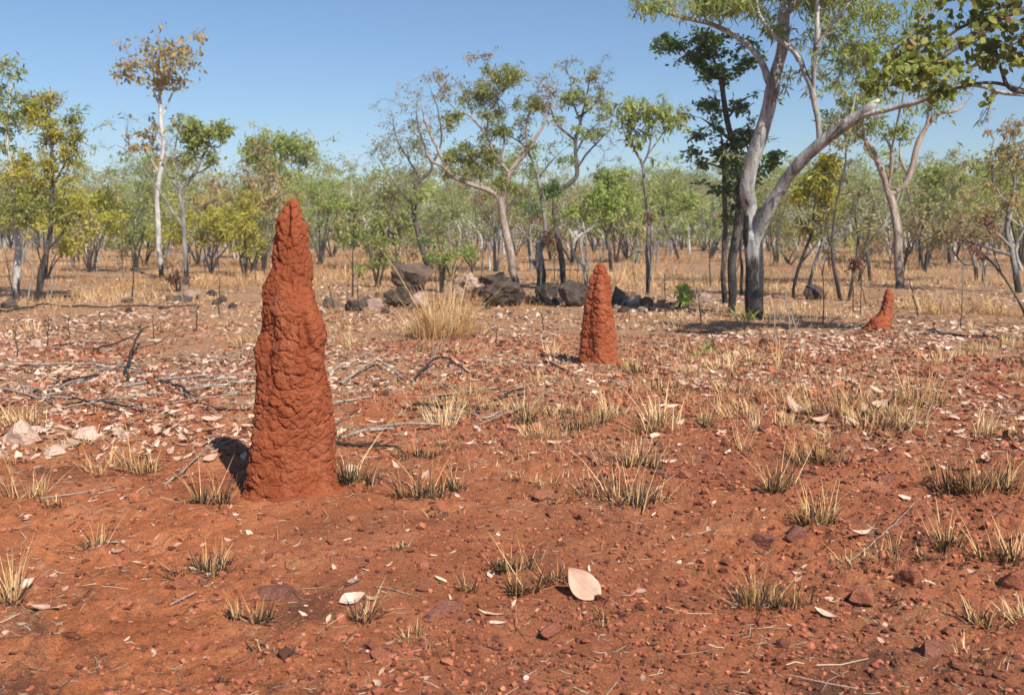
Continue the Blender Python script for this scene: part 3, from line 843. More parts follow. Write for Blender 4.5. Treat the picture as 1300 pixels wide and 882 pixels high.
def tussock(h, w, n, burnt, lean=(0, 0), tone=(.35, .95), wd=.0032, curved=.35):
    tone = (tone[0] * .8, tone[1] * .9); burnt = min(1, burnt * 1.25)
    """returns straw, stubs, for a clump of height h and width w (metres), at the origin"""
    s, c = MB(), MB()
    nc = max(2, int(3 + w / .05)); cen = rng.normal(size=(nc, 2)) * np.array((w * .22, w * .14))
    def spray(mb, n, hs, lo, hi, bend, base_r, wk=1.0):
        i = rng.integers(0, nc, n); off = rng.normal(size=(n, 2)) * base_r
        b = np.concatenate([cen[i] + off, np.full((n, 1), -.012)], 1)
        out = np.arctan2(off[:, 1] + .3 * cen[i, 1], off[:, 0] + .3 * cen[i, 0])
        ang = out + rng.normal(size=n) * .6
        ln = np.abs(rng.normal(size=n)) * .42 + .04
        Hh = hs * (.22 + .78 * rng.random(n) ** 1.5)
        blades(mb, b, ang, ln, Hh, wk * wd * rng.uniform(.6, 1.3, n), rng.uniform(-.1, 1, n) * bend, rng.uniform(lo, hi, n))
    spray(s, int(n * (1 - burnt * .55)), h, *tone, curved, w * .06)
    # a few long bent stems
    spray(s, max(2, n // 22), h * 1.5, .5, .9, curved * 2.4, w * .09)
    # dead thatch lying round the foot
    m = n // 3; i = rng.integers(0, nc, m)
    blades(s, np.concatenate([cen[i] + rng.normal(size=(m, 2)) * w * .1, np.full((m, 1), .004)], 1), rng.uniform(0, 6.28, m), rng.uniform(1.2, 3.5, m), h * rng.uniform(.1, .3, m), np.full(m, wd * .8), rng.uniform(-.2, .4, m), rng.uniform(.0, .7, m))
    if burnt > 0:
        spray(c, int(n * burnt * 1.1), h * .66, 0, 1, .15, w * .075, 1.7)
        m = int(n * burnt * .5); i = rng.integers(0, nc, m)
        blades(c, np.concatenate([cen[i] + rng.normal(size=(m, 2)) * w * .11, np.full((m, 1), .003)], 1), rng.uniform(0, 6.28, m), rng.uniform(.8, 3., m), h * rng.uniform(.08, .22, m), np.full(m, wd * 2), rng.uniform(-.2, .4, m), rng.uniform(0, .8, m))
    return s, c


TUFTS = [  # px, py of foot, height px, width px, blades, burnt, tone lo/hi, label
    (266, 727, 48, 58, 90, .75, .4, .9, 'burnt tussock of black stubs and tawny spikes in front of the tall mound'),
    (315, 788, 52, 62, 46, .55, .4, .85, 'sparse burnt tussock with golden spikes at the lower edge before the tall mound'),
    (14, 768, 85, 50, 80, .2, .6, 1, 'tall pale straw tuft with long bent stems at the left edge'),
    (270, 638, 52, 48, 70, .6, .3, .9, 'ragged burnt tussock at the foot of the tall mound by the leaning straw'),
    (186, 598, 56, 50, 90, .1, .6, 1, 'pale straw tuft in the litter left of the tall mound'),
    (40, 632, 66, 46, 46, .1, .5, 1, 'wispy straw tuft in front of the flat pale pink rock'), (128, 598, 42, 60, 60, 0, .6, 1, 'low whitish straw tuft beside the peaked pale pink rock'),
    (447, 612, 62, 60, 80, .7, .3, .85, 'burnt tussock hard against the right side of the tall mound'),
    (540, 632, 60, 60, 60, .6, .3, .9, 'burnt tussock holding curled brown leaves in the middle of the soil'), (578, 622, 46, 46, 46, .7, .4, .9, 'leaning burnt tuft just right of the tussock holding brown leaves'),
    (797, 640, 62, 112, 150, .45, .5, 1, 'wide straw tussock with burnt foot in front of the whitish tuft'), (800, 592, 52, 58, 90, .5, .7, 1, 'whitish straw tuft with black foot behind the wide tussock'),
    (650, 722, 38, 60, 80, .7, .35, .85, 'burnt tuft at the back of the burnt tussock ring'), (597, 750, 44, 24, 34, .4, .4, .8, 'narrow golden stub at the left end of the burnt tussock ring'),
    (662, 752, 52, 40, 60, .7, .35, .8, 'burnt tuft with golden spikes at the front of the burnt ring'), (700, 738, 36, 60, 60, .8, .3, .7, 'black tuft of the burnt ring touching the big tilted leaf'),
    (972, 770, 58, 78, 150, .45, .3, .75, 'dense golden tussock casting a dark shadow near the lower edge'),
    (1043, 590, 60, 62, 120, .35, .35, .85, 'golden tuft leaning outward below the curled leaf heap'), (1035, 668, 60, 48, 100, .3, .35, .8, 'golden tussock beside the maroon flat stone'),
    (985, 622, 66, 56, 90, .3, .4, .9, 'loose golden tuft left of the leaning golden tuft'), (1243, 620, 62, 100, 150, .45, .4, .9, 'large grassy tuft holding a pale leaf, widest on the right'),
    (1205, 694, 56, 56, 70, .5, .35, .85, 'tawny spiky tuft with black stubs right of the fallen straw'), (1262, 712, 54, 50, 40, .35, .5, .9, 'sparse tawny tuft near the squarish red stone'),
    (1252, 792, 50, 50, 46, .4, .4, .9, 'spiky tuft at the lower edge beneath the squarish red stone'), (755, 540, 40, 64, 80, .45, .4, .9, 'dark-footed tuft in front of the middle termite mound'),
    (896, 542, 40, 36, 60, .4, .35, .8, 'small golden tuft right of the cream leaf'), (1066, 530, 62, 70, 130, .15, .6, 1, 'pale straw tuft standing in the curled leaf heap'), (1150, 512, 56, 84, 130, .1, .5, 1, 'bushy pale straw tuft right of the curled leaf heap'),
    (530, 580, 34, 60, 70, .85, .3, .8, 'flat black burnt tuft behind the tussock holding brown leaves'), (948, 572, 50, 30, 30, .1, .6, 1, 'thin pale stems beside the bright brick-red stone'),
    (122, 694, 46, 30, 26, .2, .7, 1, 'pale sprig of straw on the bare soil, far left'), (455, 790, 60, 40, 30, .4, .5, .9, 'thin upright tuft at the lower edge below the folded leaf'),
    (808, 474, 28, 60, 70, .5, .3, .8, 'dark-based tuft just right of the middle termite mound'), (842, 494, 26, 60, 60, .5, .3, .8, 'burnt tuft between the middle mound and the cream leaf'), (940, 478, 26, 50, 60, .4, .4, .9, 'small tuft behind the cream leaf with dark base'),
    (668, 536, 34, 50, 60, .6, .4, .9, 'dark-footed tuft by the pale forked twig'), (1290, 712, 60, 50, 50, .3, .5, .9, 'tawny tuft cut by the frame edge above the squarish stone'),
    (372, 640, 20, 30, 14, .0, .5, .9, None),
]
TUFTS = [t for t in TUFTS if t[-1]]
GR = 'grass tussocks dotted over the burnt soil'
items = []
for (px, py, h, w, n, burnt, lo, hi, lab) in TUFTS:
    g = ground(px, py); s = np.hypot(g[0], g[1]) / F
    a, b = tussock(h * s * 1.02, w * s, int(n * 1.3), burnt, tone=(lo, hi), wd=.0042 * max(1, g[1] / 5.5))
    o = a.build('grass_tussock', M['straw'], None, g)
    if b.n: reg(o, b.build('burnt_leaves', M['char'], o))
    tag(o, lab, 'grass tussock', GR)

PROTO = []
for k, (ph, h, w, n, burnt, tone) in enumerate((('low golden grass tussock', .16, .30, 120, .2, (.3, .8)), ('burnt black-footed tussock', .13, .32, 110, .7, (.3, .85)), ('pale wispy straw tussock', .26, .30, 120, 0, (.6, 1)),
                                               ('dense tawny tussock', .20, .36, 190, .25, (.35, .9)), ('charred stubby tussock', .10, .26, 90, .95, (.2, .7)), ('flattened straw tussock', .10, .42, 150, .1, (.4, 1)), ('bushy pale tussock', .30, .45, 220, .05, (.5, 1)))):
    a, b = tussock(h * .62, w, int(n * .62), burnt, tone=(tone[0] + .15, tone[1] + .1), wd=.0058)
    o = a.build('grass_tussock', M['straw'])
    if b.n: reg(o, b.build('burnt_leaves', M['char'], o))
    tag(o, None, 'grass tussock', GR); PROTO.append([ph, o, 0])
for k in range(330):
    px = rng.uniform(-20, 1320); py = rng.uniform(408, 560) if rng.random() < .86 else rng.uniform(560, 860)
    gx_, gy_ = ground_xy(px, py)
    if vn2(np.array([gx_ * .7]), np.array([gy_ * .7]), 91)[0] < rng.uniform(-.3, .2): continue
    if abs(px - 762) < 55 and 450 < py < 500: continue
    if 230 < px < 480 and 560 < py < 690: continue
    if px < 560 and py > 640 and rng.random() < .6: continue
    if abs(px - 1110) < 40 and 415 < py < 445: continue
    g = ground(px, py)
    m = rng.choice(7, p=(.2, .16, .18, .16, .1, .1, .1)) if py < 560 else rng.choice(7, p=(.3, .3, .1, .1, .2, 0, 0))
    P = PROTO[m]; o = P[1] if P[2] == 0 else copy_tree(P[1]); P[2] += 1
    sc = rng.uniform(.5, 1.3) * (.62 if py > 560 else 1)
    o.location = g; o.rotation_euler = (0, 0, rng.uniform(0, 6.28)); o.scale = (sc, sc, sc * rng.uniform(.8, 1.2))
    items.append((o, P[0], px, py))
autolabel(items, GLAND)

# tall pale clumps
for px, py, h, w, n, lab in ((562, 428, 88, 70, 420, 'tall pale straw clump standing in front of the rosy boulder'), (545, 430, 46, 60, 200, 'shorter straw clump at the left foot of the tall pale clump'),
                             (590, 424, 50, 50, 160, 'short straw clump at the right foot of the tall pale clump'), (1012, 470, 96, 50, 26, 'few very tall straw stems between forked gum and stepped mound'), (1190, 398, 34, 70, 200, 'thick pale straw bank beside the small stepped mound'),
                             (1235, 396, 34, 70, 200, 'thick straw clump right of the pale straw bank'), (1165, 392, 30, 60, 180, 'straw clump just behind the small stepped mound'), (1275, 400, 32, 60, 180, 'straw clump at the frame edge beyond the straw bank')):
    g = ground(px, py); s = g[1] / F
    a, b = tussock(h * s, w * s, n, 0, tone=(.55, 1), wd=.008, curved=.25)
    tag(a.build('grass_tussock', M['straw'], None, g), lab, 'grass tussock', 'tall pale straw clumps')


def dry_grass():
    mb = MB(); N = 300000
    x, y = ground_scatter(N, 4.0, 75, 1.7, .66)
    px, py = pix_arr(x, y)
    d = vn2(x * .55, y * .55, 61) + .6 * vn2(x * 1.9, y * 1.9, 62) + .3 * vn2(x * 6, y * 6, 63)
    w = np.interp(y, [4, 5, 6.5, 9, 14, 20, 40], [.12, .4, 1.0, 1.4, 1.5, 1.4, 1.1]) * np.where((px < 330) & (py > 400) & (py < 455), .45, 1) * (1 + 1.6 * np.exp(-((px - 1010) / 190) ** 2 - ((py - 455) / 38) ** 2))
    for gx, gy, am, rad in SKIRTS: w = w * (1 - .9 * np.exp(-((x - gx) ** 2 + (y - gy) ** 2) / (rad * 1.6) ** 2))
    ok = rng.random(N) < np.clip(.30 + 1.5 * d, .02, 1) * w
    x, y, d = x[ok], y[ok], d[ok]; n = len(x)
    h = rng.uniform(.02, .13, n) * np.clip(.5 + 1.3 * d, .4, 1.4) * np.interp(y, [5, 12, 18, 40], [.5, .75, 1.7, 2.6])
    blades(mb, np.stack([x, y, hgt(x, y) - .01], 1), rng.uniform(0, 6.28, n), np.abs(rng.normal(size=n)) * .5, h, .0028 * np.clip(y / 6, 1, 6), rng.uniform(-.2, .7, n), np.clip(rng.beta(2, 1.6, n) + np.interp(y, [6, 10, 16, 24], [.2, .2, 0, -.12]) + .5 * vn2(x * .3, y * .3, 66), 0, 1), 0, 2)
    o = mb.build('dry_grass', M['straw']); tag(o, 'sparse dry grass spread over the woodland floor', 'dry grass', None, 'stuff')


dry_grass()

# ------------------------------------------------------------------ fallen wood
WOOD = [  # points (px, py, lift m), radius px, material, label, side twigs
    ([(432, 559, .01), (452, 553, .025), (476, 549, .03), (500, 547, .02)], 4.6, 'deadwood', 'curved pale grey stick lying right of the tall mound'),
    ([(418, 563, .01), (455, 567, .01), (505, 569, .01)], 3.6, 'burntwood', 'charred black stick just in front of the curved pale stick'),
    ([(420, 514, .01), (446, 510, .015), (471, 505, .01)], 3.4, 'deadwood', 'straight grey stick behind the curved pale stick'),
    ([(418, 476, .01), (440, 462, .03), (474, 447, .02)], 2.6, 'deadwood', 'thin grey branch slanting away behind the tall mound'),
    ([(432, 490, .02), (452, 478, .05), (478, 466, .10), (492, 472, .08), (515, 484, .02)], 3.2, 'deadwood', 'bent pale branch arched like an elbow over the soil'),
    ([(522, 488, .01), (540, 472, .08), (562, 463, .12), (596, 477, .02)], 3.0, 'burntwood', 'dark arched branch right of the elbow branch'),
    ([(545, 470, .06), (556, 455, .2), (566, 448, .26)], 1.8, 'twig_grey', 'thin twig rising out of the dark arched branch'),
    ([(578, 521, .01), (598, 528, .015), (618, 533, .02), (642, 521, .02), (660, 523, .01)], 2.8, 'deadwood', 'pale forked twig in the middle distance'),
    ([(210, 617, .005), (240, 598, .05), (270, 577, .10)], 2.4, 'deadwood', 'long straight straw-coloured stick leaning beside the tall mound'),
    ([(1078, 716, .005), (1120, 682, .05), (1162, 650, .06)], 1.5, 'deadwood', 'long thin fallen straw stem slanting behind the sharp-edged stone'),
    ([(52, 634, .01), (95, 629, .015), (148, 617, .01)], 1.9, 'deadwood', 'thin pale stick on bare soil at far left'),
    ([(228, 500, .02), (270, 494, .04), (326, 487, .03)], 4.0, 'deadwood', 'whitish branch running up to the left side of the tall mound'),
    ([(-10, 470, .02), (50, 466, .04), (120, 468, .05), (182, 476, .03)], 3.2, 'deadwood', 'long grey branch across the litter at far left'),
    ([(60, 500, .01), (95, 488, .06), (140, 474, .08), (185, 466, .05)], 2.8, 'twig_grey', 'long grey-brown branch crossing the long grey branch'),
    ([(158, 486, .01), (166, 462, .16), (180, 440, .28), (190, 434, .3)], 3.0, 'burntwood', 'dark branch standing up out of the litter'),
    ([(120, 452, .12), (150, 446, .16), (186, 434, .24)], 1.8, 'burntwood', 'thin dark twig leaning toward the upright dark branch'),
    ([(150, 492, .01), (200, 486, .03), (260, 480, .04), (330, 478, .02)], 2.4, 'twig_grey', 'thin grey branch behind the whitish branch'),
    ([(195, 480, .01), (225, 494, .05), (250, 512, .02)], 2.6, 'burntwood', 'dark short branch beside the whitish branch'),
    ([(0, 494, .02), (40, 506, .03), (70, 512, .01)], 2.6, 'twig_grey', 'short brown stick below the long grey branch'),
    ([(70, 440, .01), (100, 437, .02), (136, 436, .01)], 2.0, 'burntwood', 'short dark stick on the red ground at left'),
    ([(672, 520, .01), (690, 505, .05), (700, 500, .06)], 1.5, 'deadwood', 'short pale twig by the dark-footed tuft'),
    ([(690, 460, .01), (706, 466, .03), (720, 474, .01)], 2.0, 'burntwood', 'dark twig left of the middle termite mound'),
    ([(640, 500, .01), (690, 486, .02), (720, 488, .01)], 1.4, 'deadwood', 'thin pale stem left of the middle termite mound'),
    ([(215, 770, .005), (232, 764, .02), (250, 755, .02)], 2.4, 'deadwood', 'short grey twig at the lower edge before the tall mound'),
    ([(130, 690, .005), (150, 689, .005), (165, 687, .005)], 1.7, 'deadwood', 'short straw stub beside the pale sprig'),
    ([(475, 745, .005), (505, 752, .01), (540, 762, .005)], 1.4, 'deadwood', 'thin stem leading from the folded whitish leaf'),
    ([(1150, 425, .02), (1185, 421, .03), (1215, 423, .01)], 2.2, 'deadwood', 'pale thin log right of the small stepped mound'),
    ([(1095, 470, .01), (1130, 462, .03), (1160, 464, .01)], 1.6, 'deadwood', 'pale thin stick in front of the small stepped mound'),
    ([(1245, 575, .005), (1275, 573, .01), (1300, 570, .005)], 1.3, 'deadwood', 'thin pale stem at the edge behind the large grassy tuft'),
    ([(0, 398, .03), (60, 390, .06), (130, 392, .04), (250, 390, .03)], 3.0, 'burntwood', 'long dark fallen log in the shade before the wattle'),
]
for pts, rp, mat, lab in WOOD:
    P = []
    for (px, py, lift) in pts:
        g = ground(px, py); P.append((g[0], g[1], g[2] + lift * .55))
    P = catmull(P, 6); L = np.linalg.norm(P[-1] - P[0])
    P += .012 * L * np.stack([vn3(P * 9 / max(L, .2) + k, 9 + k) for k in range(3)], 1) * 2
    s = np.hypot(P[0][0], P[0][1]) / F * (.7 if 'log in the shade' in lab else 1); base = P[0].copy(); mb = MB()
    rr = .68 * rp * s * np.linspace(1, .5, len(P)) * (1 + .5 * vn3(P * 22, 3))
    P[:, 2] += rr * .5
    tube(mb, P - base, rr, 8)
    if rp > 2.3:
        for _ in range(rng.integers(2, 6)):
            i = rng.integers(2, len(P) - 2); d = norm(rng.normal(size=3) * (1, 1, .5)); d[2] = abs(d[2]) * .6
            q = P[i] - base + d * np.linspace(0, rng.uniform(.1, .25) * L, 5)[:, None]; q += .02 * L * rng.normal(size=q.shape) * np.linspace(0, 1, 5)[:, None]
            tube(mb, q, rr[i] * np.linspace(.55, .2, 5), 5)
    o = mb.build('fallen_branch', M[mat], None, base); tag(o, lab, 'fallen branch', 'sticks and branches on the ground')

STK = []
for v in range(8):
    L = 1.0; t = np.linspace(-.5, .5, 14)[:, None]; o_ = rng.uniform(0, 99)
    p = t * np.array((L, 0, 0)) + np.stack([t[:, 0] * 0, .22 * vn2(t[:, 0] * 2.2 + o_, t[:, 0] * 0, 1), .05 + .12 * vn2(t[:, 0] * 2.4 + o_, t[:, 0] * 0 + 4, 2)], 1)
    mb = MB(); r0 = rng.uniform(.010, .022); rr = r0 * np.linspace(1, .35, 14) * (1 + .4 * vn2(t[:, 0] * 18 + o_, t[:, 0] * 0, 3)); tube(mb, p, rr, 7)
    for _ in range(rng.integers(1, 5)):
        i = rng.integers(3, 12); d_ = norm(np.array((rng.uniform(.2, 1), rng.uniform(-1, 1), rng.uniform(-.1, .5)))) * rng.uniform(.12, .38); tt = np.linspace(0, 1, 6)[:, None]
        tube(mb, p[i] + d_ * tt + rng.normal(size=(6, 3)) * .012 * tt, rr[i] * np.linspace(.6, .2, 6), 5)
    STK.append(mb.mesh('fallen_branch', M[('deadwood', 'deadwood', 'deadwood', 'burntwood')[v % 4]]))
items = []
for k in range(62):
    u = rng.random()
    if u < .45: px, py = rng.uniform(-20, 335), rng.uniform(448, 525)
    elif u < .7: px, py = rng.uniform(410, 660), rng.uniform(445, 545)
    else: px, py = rng.uniform(0, 1300), rng.uniform(405, 620)
    g = ground(px, py); v = k % 8; sc = rng.uniform(.2, .8) * (1 if py < 545 else .5); o = bpy.data.objects.new('fallen_branch', STK[v]); COL.objects.link(o)
    o.location = g; o.scale = (sc, sc, sc * .8); o.rotation_euler = (rng.uniform(-.3, .3), rng.uniform(-.06, .06), rng.normal() * .6 + (math.pi if rng.random() < .5 else 0))
    tag(o, None, 'fallen branch', 'sticks and branches on the ground'); items.append((o, ('crooked pale stick', 'forked pale stick', 'thin grey stick', 'charred black stick', 'bent pale stick', 'knotty pale stick', 'slim grey stick', 'short burnt stick')[v], px, py))
autolabel(items, GLAND)
# ------------------------------------------------------------------ trees
rng = np.random.default_rng(23)


def leaf_quads(mb, c, d, L, W, a, m):
    """c centres of the leaf bases, d directions: folded rhombic leaves"""
    n = len(c); s = norm(np.cross(d, rng.normal(size=(n, 3)))); u = np.cross(s, d)
    L = L * rng.uniform(.6, 1.25, n)[:, None]; W = W * rng.uniform(.7, 1.2, n)[:, None]
    if float(np.mean(W / L)) > .5:
        v = np.stack([c, c + d * L * .28 + s * W * .42, c + d * L * .66 + s * W * .46 + u * W * .12, c + d * L, c + d * L * .66 - s * W * .46 + u * W * .12, c + d * L * .28 - s * W * .42], 1)
        mb.add(v.reshape(-1, 3), np.arange(6 * n).reshape(n, 6), np.repeat(a, 6), m, False); return
    v = np.stack([c, c + d * L * .45 + s * W * .5 + u * W * .15, c + d * L + u * L * rng.uniform(-.15, .15, n)[:, None], c + d * L * .45 - s * W * .5 + u * W * .15], 1)
    mb.add(v.reshape(-1, 3), np.arange(4 * n).reshape(n, 4), np.repeat(a, 4), m, False)


def merge(a, b, m):
    o = 0
    for q in range(len(b.V)):
        a.add(b.V[q], b.Fc[q] - o, b.A[q], m, True); o += len(b.V[q])


def grow(polys, clumps, leafL=.10, leafW=.035, droop=.5, twig_r=.006, sub=5, seg=8, dead=0.0, spray=.0):
    """polys: list of (pts Nx3, radii). clumps: list of (centre, r, n leaves, material index, tone).
    Returns [limb builders], twig builder, leaf builder."""
    limbs, tw, lf = [], MB(), MB()
    nodes, nrad = [], []
    for pts, rad in polys:
        k = len(pts); p = catmull(pts, 6); r = np.interp(np.linspace(0, k - 1, len(p)), np.arange(k), rad)
        ln = np.linalg.norm(p[-1] - p[0]); amp = np.minimum(r * .6, .008 * ln)[:, None] * np.clip(np.arange(len(p)) / 3, 0, 1)[:, None]
        o = rng.uniform(0, 99); p = p + amp * np.stack([vn3(p * 2.2 / max(.35, ln * .2) + o + q * 9, 5) for q in range(3)], 1) * 2
        r = r * (1 + .22 * vn3(p * 5 + o, 8))
        mb = MB(); tube(mb, p, r, 14 if r.max() > .06 else seg)
        limbs.append(mb); nodes.append(p); nrad.append(r)
    N = np.concatenate(nodes); NR = np.concatenate(nrad)
    skel = N.copy()
    ds = [np.min(np.linalg.norm(skel - np.asarray(c[0]), axis=1)) for c in clumps]
    for i in np.argsort(ds):
        c, r, n, m, tone = clumps[i]; c = np.asarray(c, float)
        dist = np.linalg.norm(N - c, axis=1) + .25 * np.maximum(N[:, 2] - c[2], 0); j = int(np.argmin(dist)); s = N[j]; r0 = min(NR[j] * .7, twig_r * (1.3 + dist[j] * 1.2))
        k = max(4, int(dist[j] / .22) + 3); t = np.linspace(0, 1, k)[:, None]
        p = s + (c - s) * t; L = max(dist[j], .1)
        p += np.stack([vn3(p * 2.0 / max(L, .3) * 1.7 + i + q * 5, 4) for q in range(3)], 1) * L * .34 * (t * (1 - t) * 2 + t * .2)
        p[:, 2] += .10 * L * np.sin(t[:, 0] * math.pi) * (1 if c[2] < s[2] else -.3)
        rr = np.linspace(r0, twig_r * .55, k)
        tube(tw, p, rr, 5 if r0 > .012 else 4, .5, 0, False)
        N = np.concatenate([N, p[1:]]); NR = np.concatenate([NR, rr[1:]])
        tips = []
        for q in range(sub):
            i0 = rng.integers(max(1, k - 4), k); e = rng.normal(size=3); e = norm(e) * r * rng.uniform(.55, 1.05); e[2] *= .75
            t5 = np.linspace(0, 1, 5)[:, None]; w = p[i0] + (c + e - p[i0]) * t5
            w += rng.normal(size=(5, 3)) * .06 * r * t5
            tube(tw, w, np.linspace(twig_r * .6, twig_r * .25, 5), 3, .5, 0, False); tips.append(w)
        if n <= 0 or rng.random() < dead: continue
        W = np.array(tips)
        qi = rng.integers(0, sub, n); ti = rng.uniform(.8, 4, n); lo = np.floor(np.minimum(ti, 3.999)).astype(int); fr = (ti - lo)[:, None]
        base = W[qi, lo] * (1 - fr) + W[qi, lo + 1] * fr + rng.normal(size=(n, 3)) * r * .30 * (1, 1, .8)
        d = norm(rng.normal(size=(n, 3)) * (1, 1, 1 - spray * .8) + np.array((0, 0, -droop * 1.6)))
        leaf_quads(lf, base, d, leafL, leafW, np.clip(tone + rng.normal(size=n) * .2, 0, 1), m)
    return limbs, tw, lf


def hand_tree(name, label, base, polys, crowns, bark, leafm, cat='tree', group=None, twig='twig_grey', leafL=.10, leafW=.035, droop=.5, twig_r=.006, dead=0., sub=7, Y=None, extra=26, extra_n=10, spread=.55, parts=('trunk', 'limb'), spray=0.):
    bx, by = base
    g = ground(bx, by) if Y is None else at(bx, by, Y)
    if Y is not None: g[2] = hz(g[0], g[1])
    Yb = g[1]; s = Yb / F
    P3 = []; known = []      # (px, py, depth offset)
    for k, pl in enumerate(polys):
        q = [(*p, None)[:4] for p in pl]
        ext = math.hypot(q[-1][0] - q[0][0], q[-1][1] - q[0][1]) * s
        if known:
            nr = min(known, key=lambda w: (w[0] - q[0][0]) ** 2 + (w[1] - q[0][1]) ** 2); d0 = nr[2]
            if (nr[0] - q[0][0]) ** 2 + (nr[1] - q[0][1]) ** 2 > 30 ** 2: d0 = rng.uniform(-.5, .5)
        else: d0 = 0
        d1 = d0 + rng.uniform(-1, 1) * ext * .35 * (1 if k else .25)
        pts, rad = [], []
        for i, (px, py, rp, dy) in enumerate(q):
            off = dy if dy is not None else d0 + (d1 - d0) * i / max(1, len(q) - 1)
            pts.append(at(px, py, Yb + off) - g); rad.append(rp * s * .78); known.append((px, py, off))
        if pts[0][2] < .25 and k == 0 or abs(q[0][1] - by) < 6:
            pts[0][2] = hz(pts[0][0] + g[0], pts[0][1] + g[1]) - g[2] - .05
            if rad[0] > .03: pts.insert(1, pts[0] * .75 + pts[1] * .25); rad.insert(1, rad[0] * .92); rad[0] *= 1.25
        rad[-1] *= .5; P3.append((np.array(pts), rad))
    clumps = []
    for cr in crowns:
        cx, cy, rx, ry, n, rc, nl = cr[:7]; mi = cr[7] if len(cr) > 7 else 0
        for _ in range(n):
            while True:
                u = rng.uniform(-1, 1, 3)
                if .1 < (u ** 2).sum() < 1: break
            px, py = cx + rx * u[0], cy + ry * u[1]
            nr = min(known, key=lambda w: (w[0] - px) ** 2 + (w[1] - py) ** 2)
            off = nr[2] * .8 + u[2] * spread * rx * s
            clumps.append((at(px, py, Yb + off) - g, rc * s * rng.uniform(.8, 1.5), int(nl * 1.15 * rng.uniform(.4, 1.6)), mi, rng.uniform(.3, .65)))
    for _ in range(extra):
        pts, rad = P3[rng.integers(0, len(P3))]; q = pts[rng.integers(len(pts) // 2, len(pts))]
        if q[2] < 1.0: continue
        clumps.append((q + rng.normal(size=3) * 17 * s * (1, .8, .8) + (0, 0, 6 * s), 9 * s, int(extra_n * rng.uniform(.3, 1.7)), 0, rng.uniform(.4, .8)))
    limbs, tw, lf = grow(P3, clumps, leafL, leafW, droop, twig_r, sub, dead=dead, spray=spray)
    root = empty(name, g)
    tag(root, label, cat, group)
    for k, mb in enumerate(limbs):
        stem = k == 0 or abs(polys[k][0][1] - by) < 12
        reg(root, mb.build(parts[0] if stem else parts[1], M[bark], root))
    ms = leafm if isinstance(leafm, (list, tuple)) else [leafm]
    if lf.n:
        merge(lf, tw, len(ms)); reg(root, lf.build('crown', [M[q] for q in ms] + [M[twig]], root))
    elif tw.n: reg(root, tw.build('crown', M[twig], root))
    return root


WG = 'savanna trees standing in the near woodland'
T = hand_tree
# main forked gum
T('forked_gum', 'big forked gum with blackened blotched bole and pale limbs, thickest trunk of all the trees', (957, 404),
  [[(957, 404, 17), (956, 372, 15), (956, 335, 14.5), (956, 300, 15), (953, 268, 13), (950, 235, 12.5, -.1), (953, 205, 12, -.15), (962, 175, 11.5, -.2), (972, 140, 11, -.25), (979, 105, 10, -.3), (990, 62, 9.5, -.3), (999, 20, 9, -.3), (1006, -30, 8, -.2), (1010, -90, 6, 0)],
   [(956, 345, 7, 0), (960, 305, 9.5, 0), (972, 272, 10.5, -.15), (990, 240, 10, -.3), (1010, 211, 9.5, -.5), (1035, 188, 9, -.7), (1062, 168, 8.5, -.9), (1088, 150, 8, -1.05), (1104, 138, 7.5, -1.15), (1117, 127, 7, -1.2)],
   [(1092, 148, 4.5, -1.1), (1125, 140, 4.5, -1.3), (1160, 130, 4, -1.5), (1195, 117, 3.6, -1.7), (1235, 108, 3.2, -1.9), (1275, 118, 2.8, -2.0), (1310, 122, 2.4, -2.1)],
   [(976, 104, 6, -.3), (968, 82, 5, -.2), (952, 60, 4.5, 0), (932, 44, 4.2, .2), (908, 34, 4, .3), (880, 25, 3.6, .3), (852, 18, 3, .3), (835, 14, 2, .3)],
   [(1040, 182, 4, -.75), (1037, 150, 4.5, -.8), (1031, 118, 4.5, -.8), (1019, 82, 4.2, -.8), (1000, 58, 4, -.7), (980, 42, 3.6, -.6), (966, 20, 2.5, -.5), (960, -10, 2, -.4)],
   [(1032, 118, 3.6, -.8), (1034, 80, 4, -.9), (1038, 30, 4, -1), (1036, -30, 3, -1)],
   [(1037, 60, 2.6, -1), (1052, 36, 2.4, -1.1), (1072, 12, 2, -1.2), (1090, -10, 2, -1.2)],
   [(1014, 78, 3.4, -.75), (1002, 54, 3.2, -.7), (995, 45, 3, -.6)], [(1000, 16, 5, -.3), (1014, 2, 4.5, -.4), (1030, -14, 3, -.5)],
   [(898, 30, 2, .3), (890, 8, 1.6, .3), (888, -12, 1.2, .3)], [(915, 37, 1.8, .2), (910, 12, 1.5, .2), (905, -8, 1.2, .2)],
   [(1068, 165, 3, -.9), (1080, 146, 2.6, -.9), (1086, 120, 1.8, -.9)]],
  [(860, 2, 60, 12, 12, 15, 55), (935, -6, 50, 18, 12, 16, 60), (1010, -40, 90, 40, 26, 26, 110), (975, 28, 20, 14, 5, 11, 40), (1095, -25, 110, 40, 22, 24, 90), (1045, 50, 40, 30, 8, 12, 26), (1072, 90, 30, 40, 8, 11, 22), (930, 8, 55, 12, 10, 12, 45), (1010, 110, 22, 24, 4, 9, 18)],
  'bark_forked', ['leaf_olive'], leafL=.13, leafW=.022, droop=.9, twig_r=.006, group=WG)
